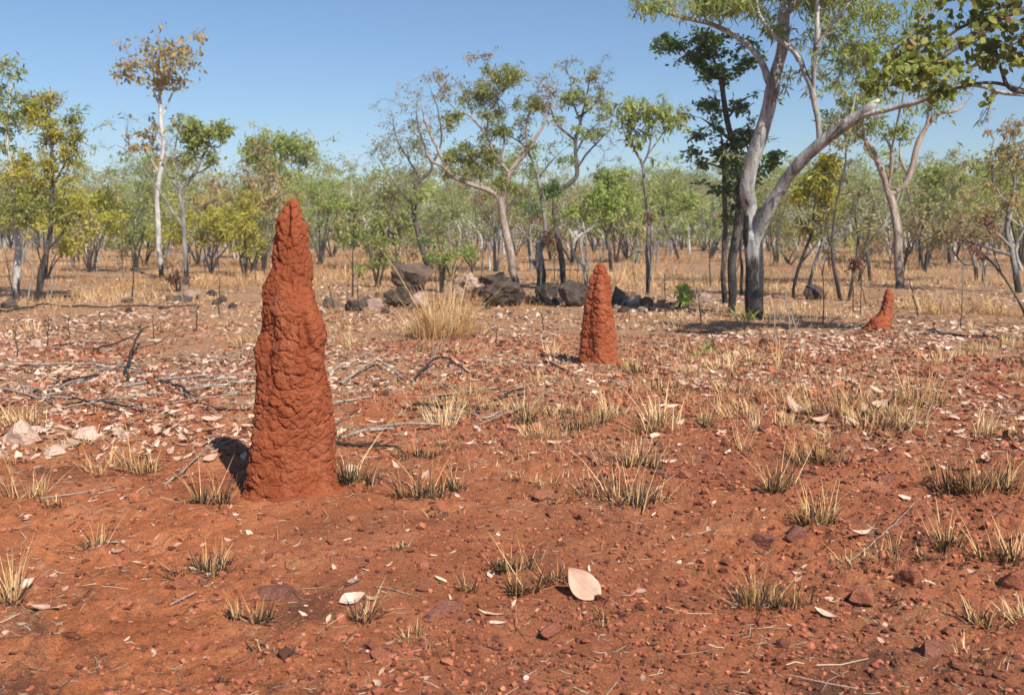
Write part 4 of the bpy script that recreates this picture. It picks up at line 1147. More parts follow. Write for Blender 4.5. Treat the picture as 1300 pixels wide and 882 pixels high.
# broad-leaved branch reaching in from the right, nearer the camera
T('broadleaf_tree', 'leafy bough of a broad-leaved tree reaching in from the frame edge, backlit round leaves', (1420, 470),
  [[(1420, 470, 22), (1415, 380, 20), (1405, 270, 19), (1390, 160, 17), (1380, 60, 15), (1370, -40, 12)],
   [(1392, 165, 8), (1350, 128, 6), (1310, 118, 5), (1282, 112, 4), (1272, 92, 3), (1264, 60, 2.4)],
   [(1386, 110, 8), (1345, 40, 6), (1310, 15, 5), (1270, 22, 4.5), (1235, 44, 4), (1200, 72, 3.2), (1165, 92, 2.6), (1130, 110, 2)],
   [(1280, 22, 3), (1230, 30, 2.6), (1190, 55, 2), (1150, 75, 1.6)], [(1310, 118, 3), (1260, 105, 2.6), (1215, 112, 2.2), (1180, 118, 1.6)], [(1375, 0, 6), (1320, -20, 4), (1250, -20, 3), (1200, -10, 2)]],
  [(1215, 55, 85, 34, 24, 19, 13), (1150, 88, 58, 26, 17, 16, 13), (1270, 20, 60, 40, 13, 18, 14), (1112, 112, 24, 16, 5, 12, 11), (1175, 118, 40, 14, 5, 10, 9), (1300, 60, 40, 40, 8, 16, 12), (1240, -20, 80, 26, 14, 18, 22), (1390, -20, 90, 100, 30, 26, 30)],
  'bark_dark', ['leaf_broad'], leafL=.085, leafW=.068, droop=.45, twig='twig_brown', twig_r=.005, Y=9.6, spread=.35, group=WG)
# dark leafy tree behind the fork
T('dark_leafy_tree', 'dark green feathery-leaved tree just behind the forked gum', (925, 396),
  [[(929, 402, 7), (932, 370, 7), (930, 330, 7), (936, 290, 7), (940, 250, 6.5), (938, 215, 6), (930, 180, 5), (921, 140, 4.5), (914, 100, 4), (904, 70, 3)],
   [(920, 384, 4.5), (919, 330, 4.3), (920, 270, 4), (919, 210, 3.2), (915, 170, 2.4)], [(912, 100, 2.5), (888, 84, 2), (865, 62, 1.4), (850, 50, 1)], [(928, 178, 2.6), (905, 160, 2), (890, 150, 1.4)], [(938, 218, 2.6), (955, 190, 2), (968, 178, 1.2)],
   [(924, 150, 2), (942, 128, 1.6), (958, 120, 1)], [(938, 220, 2), (912, 212, 1.8), (895, 205, 1)]],
  [(875, 58, 46, 20, 16, 11, 44), (920, 88, 38, 24, 14, 10, 44), (905, 50, 34, 22, 6, 9, 40), (950, 62, 18, 24, 5, 8, 34), (915, 137, 38, 12, 9, 9, 40), (925, 172, 48, 14, 15, 10, 46), (905, 198, 32, 12, 8, 9, 38), (940, 218, 34, 26, 14, 10, 40), (915, 238, 24, 12, 5, 9, 30), (940, 264, 24, 20, 6, 9, 30), (985, 205, 22, 12, 5, 9, 32)],
  'bark_dark', ['leaf_dark'], leafL=.085, leafW=.04, droop=.25, twig='twig_brown', twig_r=.006, group=WG, spray=.6)
# copper-trunked gum
T('copper_gum', 'gum with smooth coppery upper limbs and black lower bole, right of the forked gum', (1143, 366),
  [[(1143, 366, 7.5), (1142, 340, 7), (1139, 300, 6.5), (1136, 265, 6.5), (1128, 240, 6), (1120, 215, 5), (1110, 195, 4), (1098, 175, 3), (1088, 160, 2)],
   [(1131, 246, 5), (1148, 235, 5), (1158, 212, 5), (1164, 185, 4.5), (1176, 162, 4), (1192, 145, 3.2), (1215, 140, 2.4), (1235, 120, 1.8)],
   [(1128, 240, 3), (1131, 215, 3), (1131, 190, 2.6), (1122, 170, 2)], [(1155, 225, 2.6), (1144, 205, 2.4), (1142, 185, 2)], [(1176, 162, 2.6), (1180, 135, 2), (1176, 110, 1.6), (1185, 80, 1.2), (1180, 50, 1)], [(1118, 210, 2.4), (1102, 190, 2), (1095, 150, 1.6), (1100, 100, 1.4), (1095, 50, 1)], [(1131, 195, 2), (1140, 150, 1.6), (1150, 100, 1.2), (1145, 60, 1)]],
  [(1095, 120, 40, 60, 26, 14, 36), (1150, 120, 50, 50, 22, 14, 30), (1060, 60, 34, 60, 18, 14, 30), (1110, 40, 50, 40, 18, 14, 32), (1200, 100, 40, 40, 12, 14, 28), (1075, 160, 30, 30, 10, 12, 28), (1140, 165, 30, 16, 6, 10, 22), (1180, 60, 40, 40, 10, 13, 24)],
  'bark_pink', ['leaf_lime', 'leaf_olive'], leafL=.14, leafW=.04, droop=.7, twig='twig_brown', group=WG)
# left edge
T('white_trunk_gum', 'slim white-trunked gum cut by the far left frame edge, beside the golden wattle', (22, 382),
  [[(22, 382, 6), (22, 350, 6), (22, 315, 5.6), (20, 285, 4.6), (17, 250, 3.6), (13, 215, 3.2), (9, 180, 3), (12, 140, 2.4), (14, 100, 1.6)], [(20, 280, 3), (8, 264, 2.6), (-8, 252, 2)], [(11, 170, 2), (0, 150, 1.8), (-10, 130, 1.4)], [(16, 240, 2), (26, 215, 1.6), (30, 190, 1.2), (40, 150, 1)], [(14, 220, 2), (-6, 200, 1.6), (-20, 170, 1.2)]],
  [(14, 120, 26, 44, 14, 10, 26), (40, 145, 24, 20, 9, 10, 30), (8, 85, 14, 14, 4, 8, 10), (-10, 180, 30, 60, 14, 14, 36), (75, 135, 20, 26, 4, 9, 0)],
  'bark_white', ['leaf_olive'], leafL=.13, leafW=.035, group=WG)
T('golden_wattle', 'golden yellow wattle with dark leaning stem at the left, brightest foliage', (45, 384),
  [[(45, 384, 5), (50, 350, 5), (58, 318, 4.4), (63, 280, 3.6), (66, 240, 3), (66, 200, 2.6), (64, 160, 2), (62, 130, 1.4)], [(59, 316, 2.6), (72, 305, 2.2), (82, 290, 1.6), (96, 260, 1.2)], [(65, 240, 2), (84, 205, 1.6), (96, 180, 1.2), (104, 160, 1)], [(63, 270, 2), (45, 240, 1.6), (38, 215, 1.2)]],
  [(58, 150, 26, 36, 16, 11, 46), (66, 195, 36, 24, 12, 12, 46), (40, 225, 36, 32, 16, 12, 50), (86, 240, 28, 36, 15, 12, 48), (50, 260, 42, 28, 13, 12, 46, 1), (72, 275, 36, 22, 8, 11, 40, 1), (20, 265, 26, 26, 12, 12, 60, 1), (98, 160, 16, 22, 8, 9, 40, 1), (88, 180, 14, 14, 4, 9, 36, 1)],
  'bark_dark', ['leaf_gold', 'leaf_olive'], leafL=.10, leafW=.028, droop=.3, twig='twig_brown', group=WG)
T('tall_white_gum', 'tall bare-trunked white gum with small browning crown against blue sky', (205, 352),
  [[(205, 352, 4.2), (203, 320, 4), (201, 285, 4), (200, 255, 4.2), (203, 225, 4.2), (206, 195, 3.8), (206, 165, 3.4), (204, 140, 3), (203, 120, 2.4), (208, 100, 1.6)], [(204, 138, 2), (196, 118, 1.6), (184, 100, 1.2), (172, 85, .8)], [(205, 150, 2), (216, 125, 1.6), (228, 100, 1.2), (238, 80, .8)], [(205, 185, 1.6), (196, 172, 1.3), (184, 165, 1)], [(202, 222, 1.6), (190, 200, 1.3), (178, 185, 1)], [(203, 120, 1.8), (196, 90, 1.3), (190, 60, .8)], [(204, 118, 1.8), (218, 90, 1.3), (222, 60, .8)]],
  [(195, 85, 46, 32, 20, 12, 9), (222, 85, 32, 38, 18, 12, 9), (200, 68, 52, 24, 12, 12, 8), (162, 90, 16, 18, 6, 10, 9), (238, 75, 20, 24, 7, 10, 8), (180, 178, 22, 14, 7, 7, 12), (192, 160, 8, 6, 2, 6, 8), (190, 210, 10, 8, 2, 6, 5), (210, 105, 18, 14, 6, 8, 18)],
  'bark_white', ['leaf_brown'], leafL=.17, leafW=.075, group=WG, twig_r=.007)
T('grey_twig_tree', 'olive-crowned tree with bare grey side twigs just right of the tall white gum', (238, 362),
  [[(238, 362, 4.5), (236, 330, 4), (233, 300, 3.6), (231, 262, 3.4), (229, 240, 3.2), (238, 232, 3), (250, 215, 2.8), (260, 195, 2.4), (266, 178, 1.8)], [(229, 242, 2.4), (216, 225, 2), (208, 205, 1.4), (214, 180, 1)], [(232, 290, 2), (214, 260, 1.6), (190, 225, 1.4), (165, 195, 1), (150, 185, .7)], [(250, 215, 1.6), (246, 190, 1.3), (240, 165, .9)], [(246, 222, 1.6), (268, 210, 1.3), (280, 190, .9)], [(229, 245, 2), (222, 200, 1.4), (226, 165, .9)]],
  [(258, 165, 34, 24, 20, 10, 46), (285, 160, 10, 8, 4, 8, 36), (240, 185, 18, 20, 8, 10, 34), (268, 200, 18, 12, 6, 9, 22), (222, 190, 22, 34, 16, 12, 0), (172, 200, 26, 22, 10, 11, 0), (265, 215, 24, 18, 8, 10, 0), (140, 185, 16, 12, 3, 9, 0)],
  'bark_grey', ['leaf_olive'], leafL=.13, leafW=.045, group=WG)
T('flat_topped_gum', 'flat-topped light green gum with white forked trunk above the tall mound', (352, 330),
  [[(352, 330, 2.6), (352, 290, 2.5), (352, 262, 2.6), (351, 245, 2.5), (346, 230, 2), (338, 215, 1.5), (325, 200, 1)], [(352, 246, 2), (364, 232, 1.7), (378, 215, 1.3), (388, 200, .9)], [(351, 240, 1.6), (353, 215, 1.3), (352, 195, .9)]],
  [(350, 180, 30, 14, 18, 10, 40), (322, 192, 26, 14, 14, 9, 38), (380, 192, 22, 16, 14, 9, 36), (350, 200, 46, 16, 18, 9, 36), (330, 208, 20, 12, 7, 8, 28), (366, 222, 26, 12, 5, 8, 20)],
  'bark_white', ['leaf_lime', 'leaf_olive'], leafL=.20, leafW=.075, group=WG, twig='deadwood', twig_r=.012, Y=38)
# centre
T('dark_twiggy_gum', 'sparse grey-green tree with dark lower trunk behind the brown boulder', (545, 342),
  [[(545, 342, 6), (538, 318, 5.4), (532, 300, 5), (527, 282, 4.4), (526, 262, 4), (524, 245, 3.6), (534, 228, 3), (548, 212, 2.4), (540, 190, 2), (532, 165, 1.6), (528, 140, 1)], [(547, 340, 3), (552, 315, 2.8), (545, 300, 2.2), (535, 285, 2)], [(526, 262, 2.4), (510, 245, 2), (495, 225, 1.6), (480, 200, 1)], [(534, 228, 2), (520, 205, 1.6), (505, 180, 1.2), (498, 150, .8)], [(548, 212, 1.8), (560, 180, 1.5), (556, 140, 1.1), (545, 110, .7)]],
  [(505, 190, 40, 34, 22, 13, 30), (485, 240, 30, 34, 18, 13, 34), (520, 140, 30, 34, 12, 12, 14, 1), (540, 170, 34, 40, 14, 12, 20), (515, 240, 30, 24, 12, 11, 30), (530, 110, 26, 16, 5, 10, 10, 1), (505, 135, 22, 22, 6, 11, 0), (500, 275, 30, 14, 8, 10, 26)],
  'bark_dark', ['leaf_grey', 'leaf_brown'], leafL=.12, leafW=.04, group=WG, dead=.1)
T('pink_boled_gum', 'large central gum with straight pinkish bole and clumped olive crown', (656, 364),
  [[(656, 364, 6.5), (652, 340, 6.2), (646, 310, 6), (641, 285, 6), (637, 262, 5.6), (640, 245, 4.8), (648, 222, 4.2), (658, 205, 3.8), (670, 190, 3.2), (680, 175, 2.6), (692, 155, 1.8), (700, 130, 1.2)],
   [(637, 262, 4), (628, 246, 4), (610, 238, 4), (592, 232, 3.6), (578, 226, 3.2), (562, 212, 2.8), (548, 205, 2.2), (540, 190, 1.6)], [(570, 218, 2.6), (558, 195, 2.4), (548, 175, 2), (540, 155, 1.6), (534, 130, 1)], [(612, 239, 2.4), (606, 215, 2), (594, 195, 1.6)],
   [(648, 222, 2.6), (630, 200, 2.4), (618, 175, 2), (600, 150, 1.7), (580, 140, 1.2), (560, 120, .9)], [(636, 205, 2), (640, 170, 1.7), (632, 130, 1.3), (625, 95, .9)], [(618, 175, 1.7), (622, 140, 1.4), (640, 110, 1), (650, 90, .7)], [(670, 190, 2), (668, 160, 1.6), (680, 120, 1.1), (688, 100, .8)], [(601, 150, 1.4), (590, 120, 1.1), (572, 95, .8)]],
  [(640, 95, 28, 16, 12, 11, 80), (612, 115, 30, 12, 10, 10, 70), (600, 128, 28, 10, 7, 10, 70), (668, 130, 18, 12, 6, 10, 60), (690, 130, 14, 22, 6, 10, 40, 1), (624, 145, 18, 10, 5, 10, 65), (575, 155, 18, 10, 5, 9, 55), (632, 165, 18, 9, 5, 9, 65), (600, 188, 18, 12, 7, 9, 70), (574, 198, 14, 9, 4, 9, 65), (590, 200, 12, 8, 3, 8, 60), (622, 205, 26, 18, 12, 10, 75), (580, 222, 16, 10, 5, 9, 70), (640, 225, 16, 10, 5, 9, 65), (665, 160, 16, 12, 5, 9, 50), (570, 120, 20, 26, 8, 10, 18, 1), (555, 100, 16, 14, 4, 9, 14, 1), (610, 80, 22, 14, 5, 9, 18, 1), (688, 110, 14, 16, 4, 9, 18, 1), (672, 185, 12, 8, 3, 8, 45), (635, 240, 20, 12, 5, 9, 50)],
  'bark_pink', ['leaf_olive', 'leaf_brown'], leafL=.12, leafW=.026, droop=.35, group=WG, twig='deadwood')
T('broken_stump_gum', 'pale broken-topped dead stump with side spikes left of the dark-limbed tree', (688, 366),
  [[(688, 366, 8), (687, 345, 7.5), (685, 328, 7), (684, 312, 5), (686, 300, 3), (688, 288, 1.6)], [(682, 340, 3.4), (675, 330, 2.6), (669, 322, 1.4)], [(686, 318, 4), (692, 300, 3.4), (690, 270, 3), (686, 240, 2.8), (680, 215, 2.4), (672, 196, 2), (662, 182, 1.6), (645, 172, 1.2)], [(684, 226, 1.8), (700, 205, 1.4), (715, 190, 1)], [(690, 262, 2), (700, 240, 1.6), (698, 222, 1.2)]],
  [(700, 238, 14, 14, 8, 9, 40), (672, 260, 14, 12, 5, 8, 26), (660, 180, 20, 12, 4, 8, 8), (695, 302, 10, 16, 5, 7, 24, 1), (680, 280, 8, 8, 2, 6, 16, 1)],
  'bark_grey', ['leaf_dark', 'leaf_rust'], leafL=.12, leafW=.03, group=WG)
T('dark_limbed_gum', 'dark-limbed twisting gum with pale leaning foot, right of the central gum', (716, 362),
  [[(716, 362, 5), (713, 335, 4.8), (709, 308, 4.4), (706, 285, 4), (703, 262, 3.8), (707, 245, 3.8), (722, 233, 3.8), (732, 222, 3.6), (731, 200, 3.2), (732, 175, 2.8), (738, 150, 2.2), (744, 125, 1.6), (750, 95, 1)], [(732, 180, 2.2), (718, 168, 2.2), (705, 155, 1.7), (698, 135, 1.1)], [(731, 150, 2), (745, 142, 1.7), (758, 128, 1.3), (766, 105, .9)], [(732, 215, 1.8), (745, 195, 1.5), (760, 180, 1.1), (774, 165, .8)], [(738, 160, 1.6), (728, 130, 1.3), (724, 100, .9)], [(731, 195, 1.6), (745, 170, 1.3), (768, 150, .9)]],
  [(750, 110, 28, 34, 16, 11, 26), (720, 115, 20, 24, 9, 10, 34, 1), (745, 165, 16, 12, 6, 9, 55, 1), (770, 90, 18, 22, 7, 10, 0), (760, 190, 24, 24, 12, 10, 0), (705, 150, 14, 12, 4, 8, 18), (735, 80, 26, 12, 5, 9, 8), (720, 205, 10, 12, 4, 8, 26, 1), (770, 150, 16, 18, 5, 9, 16)],
  'bark_dark', ['leaf_grey', 'leaf_olive'], leafL=.12, leafW=.032, group=WG, twig='twig_brown')
T('crooked_sapling_tree', 'short crooked white-stemmed tree bent like an S behind the dark boulders', (746, 366),
  [[(746, 366, 3.4), (743, 348, 3.2), (740, 336, 3), (731, 326, 2.8), (727, 315, 2.6), (730, 304, 2.6), (742, 296, 2.6), (756, 286, 2.4), (764, 280, 2)], [(742, 296, 2), (738, 278, 1.6), (728, 268, 1.2)], [(758, 284, 1.6), (772, 272, 1.4), (785, 262, 1)], [(730, 304, 1.8), (722, 290, 1.4), (716, 276, 1)]],
  [(755, 262, 30, 20, 14, 10, 30), (730, 262, 18, 16, 6, 9, 24), (785, 255, 20, 16, 8, 9, 30), (765, 245, 24, 14, 7, 9, 28)],
  'bark_white', ['leaf_lime'], leafL=.11, leafW=.04, group=WG)
T('slim_lime_tree', 'slim single-stemmed tree with thin bright lime crown, standing alone right of centre', (822, 375),
  [[(822, 375, 3.6), (822, 340, 3.4), (822, 300, 3.2), (821, 265, 3), (818, 235, 2.8), (815, 208, 2.5), (806, 190, 2), (799, 170, 1.5), (797, 150, 1)], [(816, 210, 1.8), (824, 190, 1.4), (828, 165, 1.1), (830, 140, .8)], [(805, 188, 1.2), (795, 175, 1), (788, 150, .7)], [(822, 375, 2), (826, 340, 2), (827, 300, 1.7), (825, 265, 1.2)], [(820, 200, 1.2), (838, 175, 1), (850, 155, .7)]],
  [(800, 145, 18, 30, 14, 11, 15), (835, 150, 28, 26, 15, 11, 14), (820, 130, 30, 18, 9, 11, 12), (858, 152, 16, 14, 5, 9, 11), (812, 178, 24, 16, 5, 9, 9), (825, 270, 10, 12, 3, 7, 12, 1)],
  'bark_grey', ['leaf_lime', 'leaf_rust'], leafL=.15, leafW=.045, droop=.9, group=WG)
T('bushy_dark_stem_tree', 'bushy lime-olive tree with dark forked stem behind the slim lime tree', (776, 346),
  [[(776, 346, 3), (774, 320, 2.8), (770, 300, 2.6), (766, 285, 2.2), (758, 270, 1.6)], [(770, 300, 2), (778, 282, 1.7), (786, 265, 1.2)], [(768, 292, 1.6), (768, 265, 1.2), (770, 245, .8)]],
  [(775, 240, 32, 20, 22, 10, 40), (760, 262, 26, 14, 10, 9, 34), (795, 258, 20, 14, 9, 9, 34), (775, 222, 20, 8, 5, 8, 28)], 'bark_dark', ['leaf_olive', 'leaf_lime'], leafL=.16, leafW=.06, group=WG)
T('leaning_stem_tree', 'small bushy tree with dark stem leaning outward, between slim lime tree and forked gum', (862, 330),
  [[(862, 330, 2.6), (855, 308, 2.4), (846, 292, 2.2), (842, 276, 1.7), (838, 262, 1.2)], [(846, 292, 1.6), (858, 276, 1.3), (866, 262, .9)]],
  [(848, 248, 32, 18, 20, 9, 38), (875, 252, 22, 14, 10, 9, 34), (830, 262, 16, 10, 6, 8, 28)], 'bark_dark', ['leaf_lime'], leafL=.18, leafW=.07, group=WG)
# right-hand group of thin stems
T('thin_stem_tree', 'leaning dark-stemmed sapling tree with yellow leaves, first right of the forked gum', (1006, 380),
  [[(1006, 380, 3), (1010, 355, 2.8), (1018, 330, 2.6), (1028, 300, 2.4), (1033, 270, 1.8), (1036, 245, 1.2)], [(1016, 335, 1.8), (1030, 318, 1.5), (1045, 295, 1)], [(1028, 300, 1.6), (1020, 275, 1.3), (1010, 255, .9)]],
  [(1040, 240, 30, 30, 16, 11, 44), (1050, 215, 22, 20, 10, 10, 50), (1020, 285, 16, 14, 5, 9, 24, 1), (1060, 265, 20, 20, 7, 9, 26)], 'bark_dark', ['leaf_gold', 'leaf_grey'], leafL=.12, leafW=.04, group=WG)
T('thin_stem_tree', 'pale straight slanting stem crossing behind the yellow sapling tree', (1026, 378),
  [[(1026, 378, 3), (1028, 358, 2.8), (1034, 335, 2.6), (1044, 308, 2.4), (1054, 285, 2.2), (1066, 262, 1.6)], [(1044, 308, 1.6), (1042, 280, 1.3), (1048, 240, .8)]],
  [(1060, 240, 18, 22, 7, 9, 16), (1075, 225, 20, 24, 7, 9, 12)], 'bark_grey', ['leaf_grey'], leafL=.12, leafW=.035, group=WG)
T('thin_stem_tree', 'black-footed leaning twin-stem tree between slanting stem and copper gum', (1068, 382),
  [[(1068, 382, 3.4), (1063, 360, 3.2), (1058, 335, 3), (1057, 305, 2.8), (1060, 270, 2.4), (1068, 235, 2), (1074, 200, 1.5), (1072, 165, 1)], [(1076, 380, 3), (1082, 355, 2.8), (1086, 330, 2.6), (1090, 300, 2.2), (1086, 270, 1.6), (1095, 230, 1)], [(1058, 320, 2), (1050, 290, 1.6), (1048, 255, 1), (1052, 205, .8)], [(1086, 335, 2), (1098, 315, 1.7), (1112, 296, 1.2), (1122, 280, .8)], [(1072, 345, 1.6), (1088, 335, 1.4), (1100, 320, 1)]],
  [(1070, 180, 30, 40, 14, 11, 14), (1098, 240, 24, 26, 9, 10, 10), (1050, 230, 18, 24, 7, 9, 14), (1105, 290, 20, 16, 6, 9, 6), (1088, 335, 8, 10, 3, 6, 20, 1)], 'bark_dark', ['leaf_grey', 'leaf_rust'], leafL=.12, leafW=.035, group=WG, twig='twig_brown')
T('thin_stem_tree', 'dark thin-stemmed tree with crossing bare boughs right behind the twin-stem tree', (1104, 360),
  [[(1104, 360, 3), (1103, 335, 2.8), (1101, 310, 2.5), (1104, 285, 2), (1110, 262, 1.4)], [(1103, 325, 1.8), (1118, 312, 1.5), (1136, 302, 1)], [(1102, 312, 1.6), (1090, 292, 1.3), (1082, 270, .9)]],
  [(1100, 258, 30, 24, 12, 10, 16), (1120, 285, 22, 16, 6, 9, 8)], 'bark_dark', ['leaf_grey'], leafL=.12, leafW=.035, group=WG, twig='twig_brown')
T('grey_leaf_tree', 'multi-stemmed brown-grey leaning tree at the right frame edge, mostly bare', (1292, 372),
  [[(1292, 372, 5), (1290, 345, 4.6), (1284, 318, 4.2), (1278, 290, 3.6), (1282, 260, 3), (1288, 230, 2.4), (1280, 200, 1.7), (1284, 165, 1)], [(1286, 325, 3), (1265, 318, 2.6), (1245, 312, 2.4), (1228, 306, 1.8), (1210, 304, 1.2)], [(1284, 315, 2.4), (1268, 298, 2), (1252, 285, 1.6), (1240, 262, 1)], [(1281, 262, 2), (1265, 240, 1.6), (1258, 205, 1.2), (1262, 175, .8)], [(1288, 235, 2), (1304, 205, 1.6), (1310, 165, 1)]],
  [(1280, 180, 34, 44, 24, 12, 16), (1255, 250, 34, 34, 16, 11, 14), (1300, 235, 30, 50, 16, 12, 16), (1235, 290, 30, 20, 9, 10, 8), (1268, 205, 26, 26, 8, 10, 0), (1225, 305, 16, 10, 4, 8, 12, 1)],
  'bark_grey', ['leaf_brown', 'leaf_rust'], leafL=.12, leafW=.04, group=WG)
T('grey_leaf_tree', 'low grey tangled tree with pale stems left of the edge tree on the right', (1240, 358),
  [[(1240, 358, 3.4), (1238, 335, 3.2), (1232, 318, 2.8), (1222, 300, 2.2), (1212, 282, 1.4)], [(1248, 358, 3), (1250, 335, 2.8), (1258, 312, 2.4), (1262, 288, 1.6), (1258, 262, 1)], [(1238, 335, 2), (1225, 335, 1.8), (1212, 322, 1.3), (1200, 300, .9)]],
  [(1215, 285, 34, 26, 16, 10, 18), (1258, 275, 26, 26, 10, 10, 14), (1235, 300, 36, 18, 10, 9, 10), (1190, 300, 18, 14, 5, 8, 14)], 'bark_grey', ['leaf_brown'], leafL=.12, leafW=.045, group=WG)
T('domed_green_tree', 'round-crowned green tree beyond the copper gum on the right', (1205, 335),
  [[(1205, 335, 3), (1204, 310, 2.8), (1203, 285, 2.4), (1205, 262, 1.8), (1208, 240, 1.2)], [(1204, 285, 1.8), (1190, 265, 1.4), (1180, 245, .9)], [(1204, 280, 1.8), (1220, 262, 1.4), (1230, 245, .9)]],
  [(1200, 222, 32, 14, 20, 9, 46), (1180, 240, 20, 18, 9, 9, 42), (1225, 240, 22, 16, 10, 9, 42), (1205, 258, 34, 14, 12, 9, 36)], 'bark_dark', ['leaf_lime', 'leaf_olive'], leafL=.17, leafW=.07, group=WG)
T('dead_leaning_sapling', 'bare dark pole leaning in from the right frame edge over the straw bank', (1306, 412),
  [[(1306, 412, 2.4), (1298, 392, 2.3), (1286, 370, 2.1), (1272, 348, 1.8), (1256, 330, 1.4), (1240, 316, .9)], [(1272, 348, 1.1), (1262, 322, .8), (1258, 305, .5)]], [(1245, 318, 14, 8, 3, 7, 0)], 'bark_dark', ['leaf_rust'], cat='dead sapling', group=WG)
T('sapling_tree', 'thin dark single-stemmed sapling tree just left of the forked gum bole', (940, 375),
  [[(941, 376, 2.6), (942, 345, 2.4), (940, 315, 2), (944, 285, 1.2)]], [(945, 275, 14, 12, 4, 8, 18)], 'bark_dark', ['leaf_olive'], group=WG)

# shrubs: px,py foot, crown ellipses
SH = 'leafy shrubs in the understorey'
for (px, py, crowns, lm, lab, Yd) in (
    ((115, 330, [(118, 262, 34, 26, 22, 11, 60), (140, 285, 26, 20, 10, 10, 46)], 'leaf_gold', 'yellow-green wattle shrub between golden wattle and tall white gum', 27)),
    ((172, 335, [(170, 285, 32, 26, 20, 10, 46), (158, 262, 22, 16, 8, 9, 40)], 'leaf_olive', 'olive shrub just left of the tall white trunk', 30)),
    ((268, 345, [(270, 282, 34, 30, 26, 11, 56), (300, 300, 26, 20, 12, 10, 44)], 'leaf_gold', 'yellow wattle shrub right of the tall white trunk', 26)),
    ((312, 350, [(306, 270, 28, 26, 16, 10, 50), (318, 302, 28, 22, 14, 10, 40)], 'leaf_gold', 'tall yellow-green wattle shrub touching the tall mound on its left', 24)),
    ((335, 345, [(336, 292, 20, 26, 12, 9, 40)], 'leaf_grey', 'grey-green shrub half hidden behind the tall mound', 28)),
    ((405, 330, [(405, 245, 34, 22, 22, 10, 46), (430, 262, 24, 16, 10, 9, 38), (395, 275, 28, 20, 8, 9, 26)], 'leaf_lime', 'leafy green tree-shrub just right of the tall mound tip', 33)),
    ((480, 350, [(480, 312, 26, 22, 10, 10, 26), (500, 330, 20, 14, 5, 9, 18), (462, 338, 18, 12, 5, 8, 16)], 'leaf_lime', 'thin bright green shrub behind the low boulders', 20)),
    ((868, 392, [(867, 374, 9, 16, 8, 6, 24)], 'leaf_lime', 'small upright yellow-green bush at the rock row end', None)),
    ((560, 345, [(560, 330, 22, 12, 6, 8, 20)], 'leaf_olive', 'low olive shrub just behind the stacked boulders', 19)),
    ((1000, 340, [(1000, 318, 26, 16, 7, 8, 24)], 'leaf_grey', 'low grey-green shrub beyond the forked gum', 33)),
    ((1100, 330, [(1098, 312, 22, 12, 7, 8, 24)], 'leaf_gold', 'low yellow shrub beyond the thin-stemmed trees', 34)),
    ((905, 318, [(905, 300, 26, 14, 9, 8, 28)], 'leaf_lime', 'low lime shrub seen past the dark leafy tree', 40)),
    ((600, 335, [(600, 262, 34, 20, 12, 10, 34), (560, 280, 30, 18, 9, 9, 28)], 'leaf_olive', 'olive tree-shrub filling the gap left of the central gum', 31)),
    ((1170, 330, [(1168, 292, 26, 24, 12, 9, 30)], 'leaf_grey', 'grey-green shrub right beyond the copper gum', 33)),
    ((985, 320, [(985, 250, 30, 34, 18, 11, 32)], 'leaf_grey', 'tall grey-green shrub seen through the fork of the gum', 34)),
    ((225, 372, [(225, 345, 20, 20, 7, 8, 14)], 'leaf_rust', 'scorched rusty shrub at the foot of the tall white gum', 19)),
):
    sp = max(c[2] for c in crowns); polys = []
    for k in range(4):
        c = crowns[k % len(crowns)]; tx, ty = c[0] + rng.uniform(-.6, .6) * c[2], c[1] + rng.uniform(-.3, .5) * c[3]
        bx = px + rng.uniform(-3, 3); polys.append([(bx, py, 1.7), ((bx * .6 + tx * .4) + rng.uniform(-4, 4), py * .55 + ty * .45, 1.4), (tx, ty, .7)])
    T('shrub', lab, (px, py), polys, crowns, 'bark_dark', [lm], cat='shrub', group=SH, leafL=.13, leafW=.045, droop=.2, Y=Yd, parts=('stem', 'stem'), extra=6)

# thin burnt stems standing up from the ground
STEMS = [(845, 402, 843, 345, 'thin bare burnt stem at the end of the rock row'), (1045, 412, 1045, 335, 'tall thin bare stem right of the forked gum'), (1084, 398, 1082, 352, 'thin black stem left of the small stepped mound'), (1092, 400, 1094, 346, 'thin leaning black stem just left of the small mound'),
         (1165, 402, 1152, 350, 'thin bent bare stem behind the small stepped mound'), (455, 398, 453, 352, 'thin bare stem right of the tall mound near the boulders'), (424, 392, 416, 362, 'thin bent black stem beside the tall mound edge'), (278, 402, 279, 352, 'thin bare stem left of the tall mound'), (195, 432, 194, 400, 'short black stem on red soil below the tall white gum'),
         (88, 430, 87, 404, 'short black stem on red soil below the wattle'), (22, 455, 17, 412, 'bent dark stem at the far left over red soil'), (60, 440, 62, 402, 'thin dark stem on red soil in front of wattle'), (128, 420, 127, 396, 'tiny black stem right of the wattle foot'), (250, 418, 251, 388, 'short black stem in front of grey twig tree'),
         (985, 440, 978, 372, 'pale tall thin stem in front of the forked gum'), (1003, 432, 998, 366, 'pale leaning thin stem right of the forked gum foot'), (1018, 452, 1000, 386, 'long pale bent straw stem right of the forked gum'), (630, 440, 632, 412, 'thin short stem right of the tall straw clump'), (905, 440, 903, 420, 'thin short stem left of the forked gum foot'), (890, 412, 884, 364, 'thin bare sapling left of the dark leafy tree'),
         (1220, 420, 1222, 380, 'thin bare stem over the straw bank right of the small mound'), (690, 420, 688, 396, 'short thin stem in front of the dark boulders')]
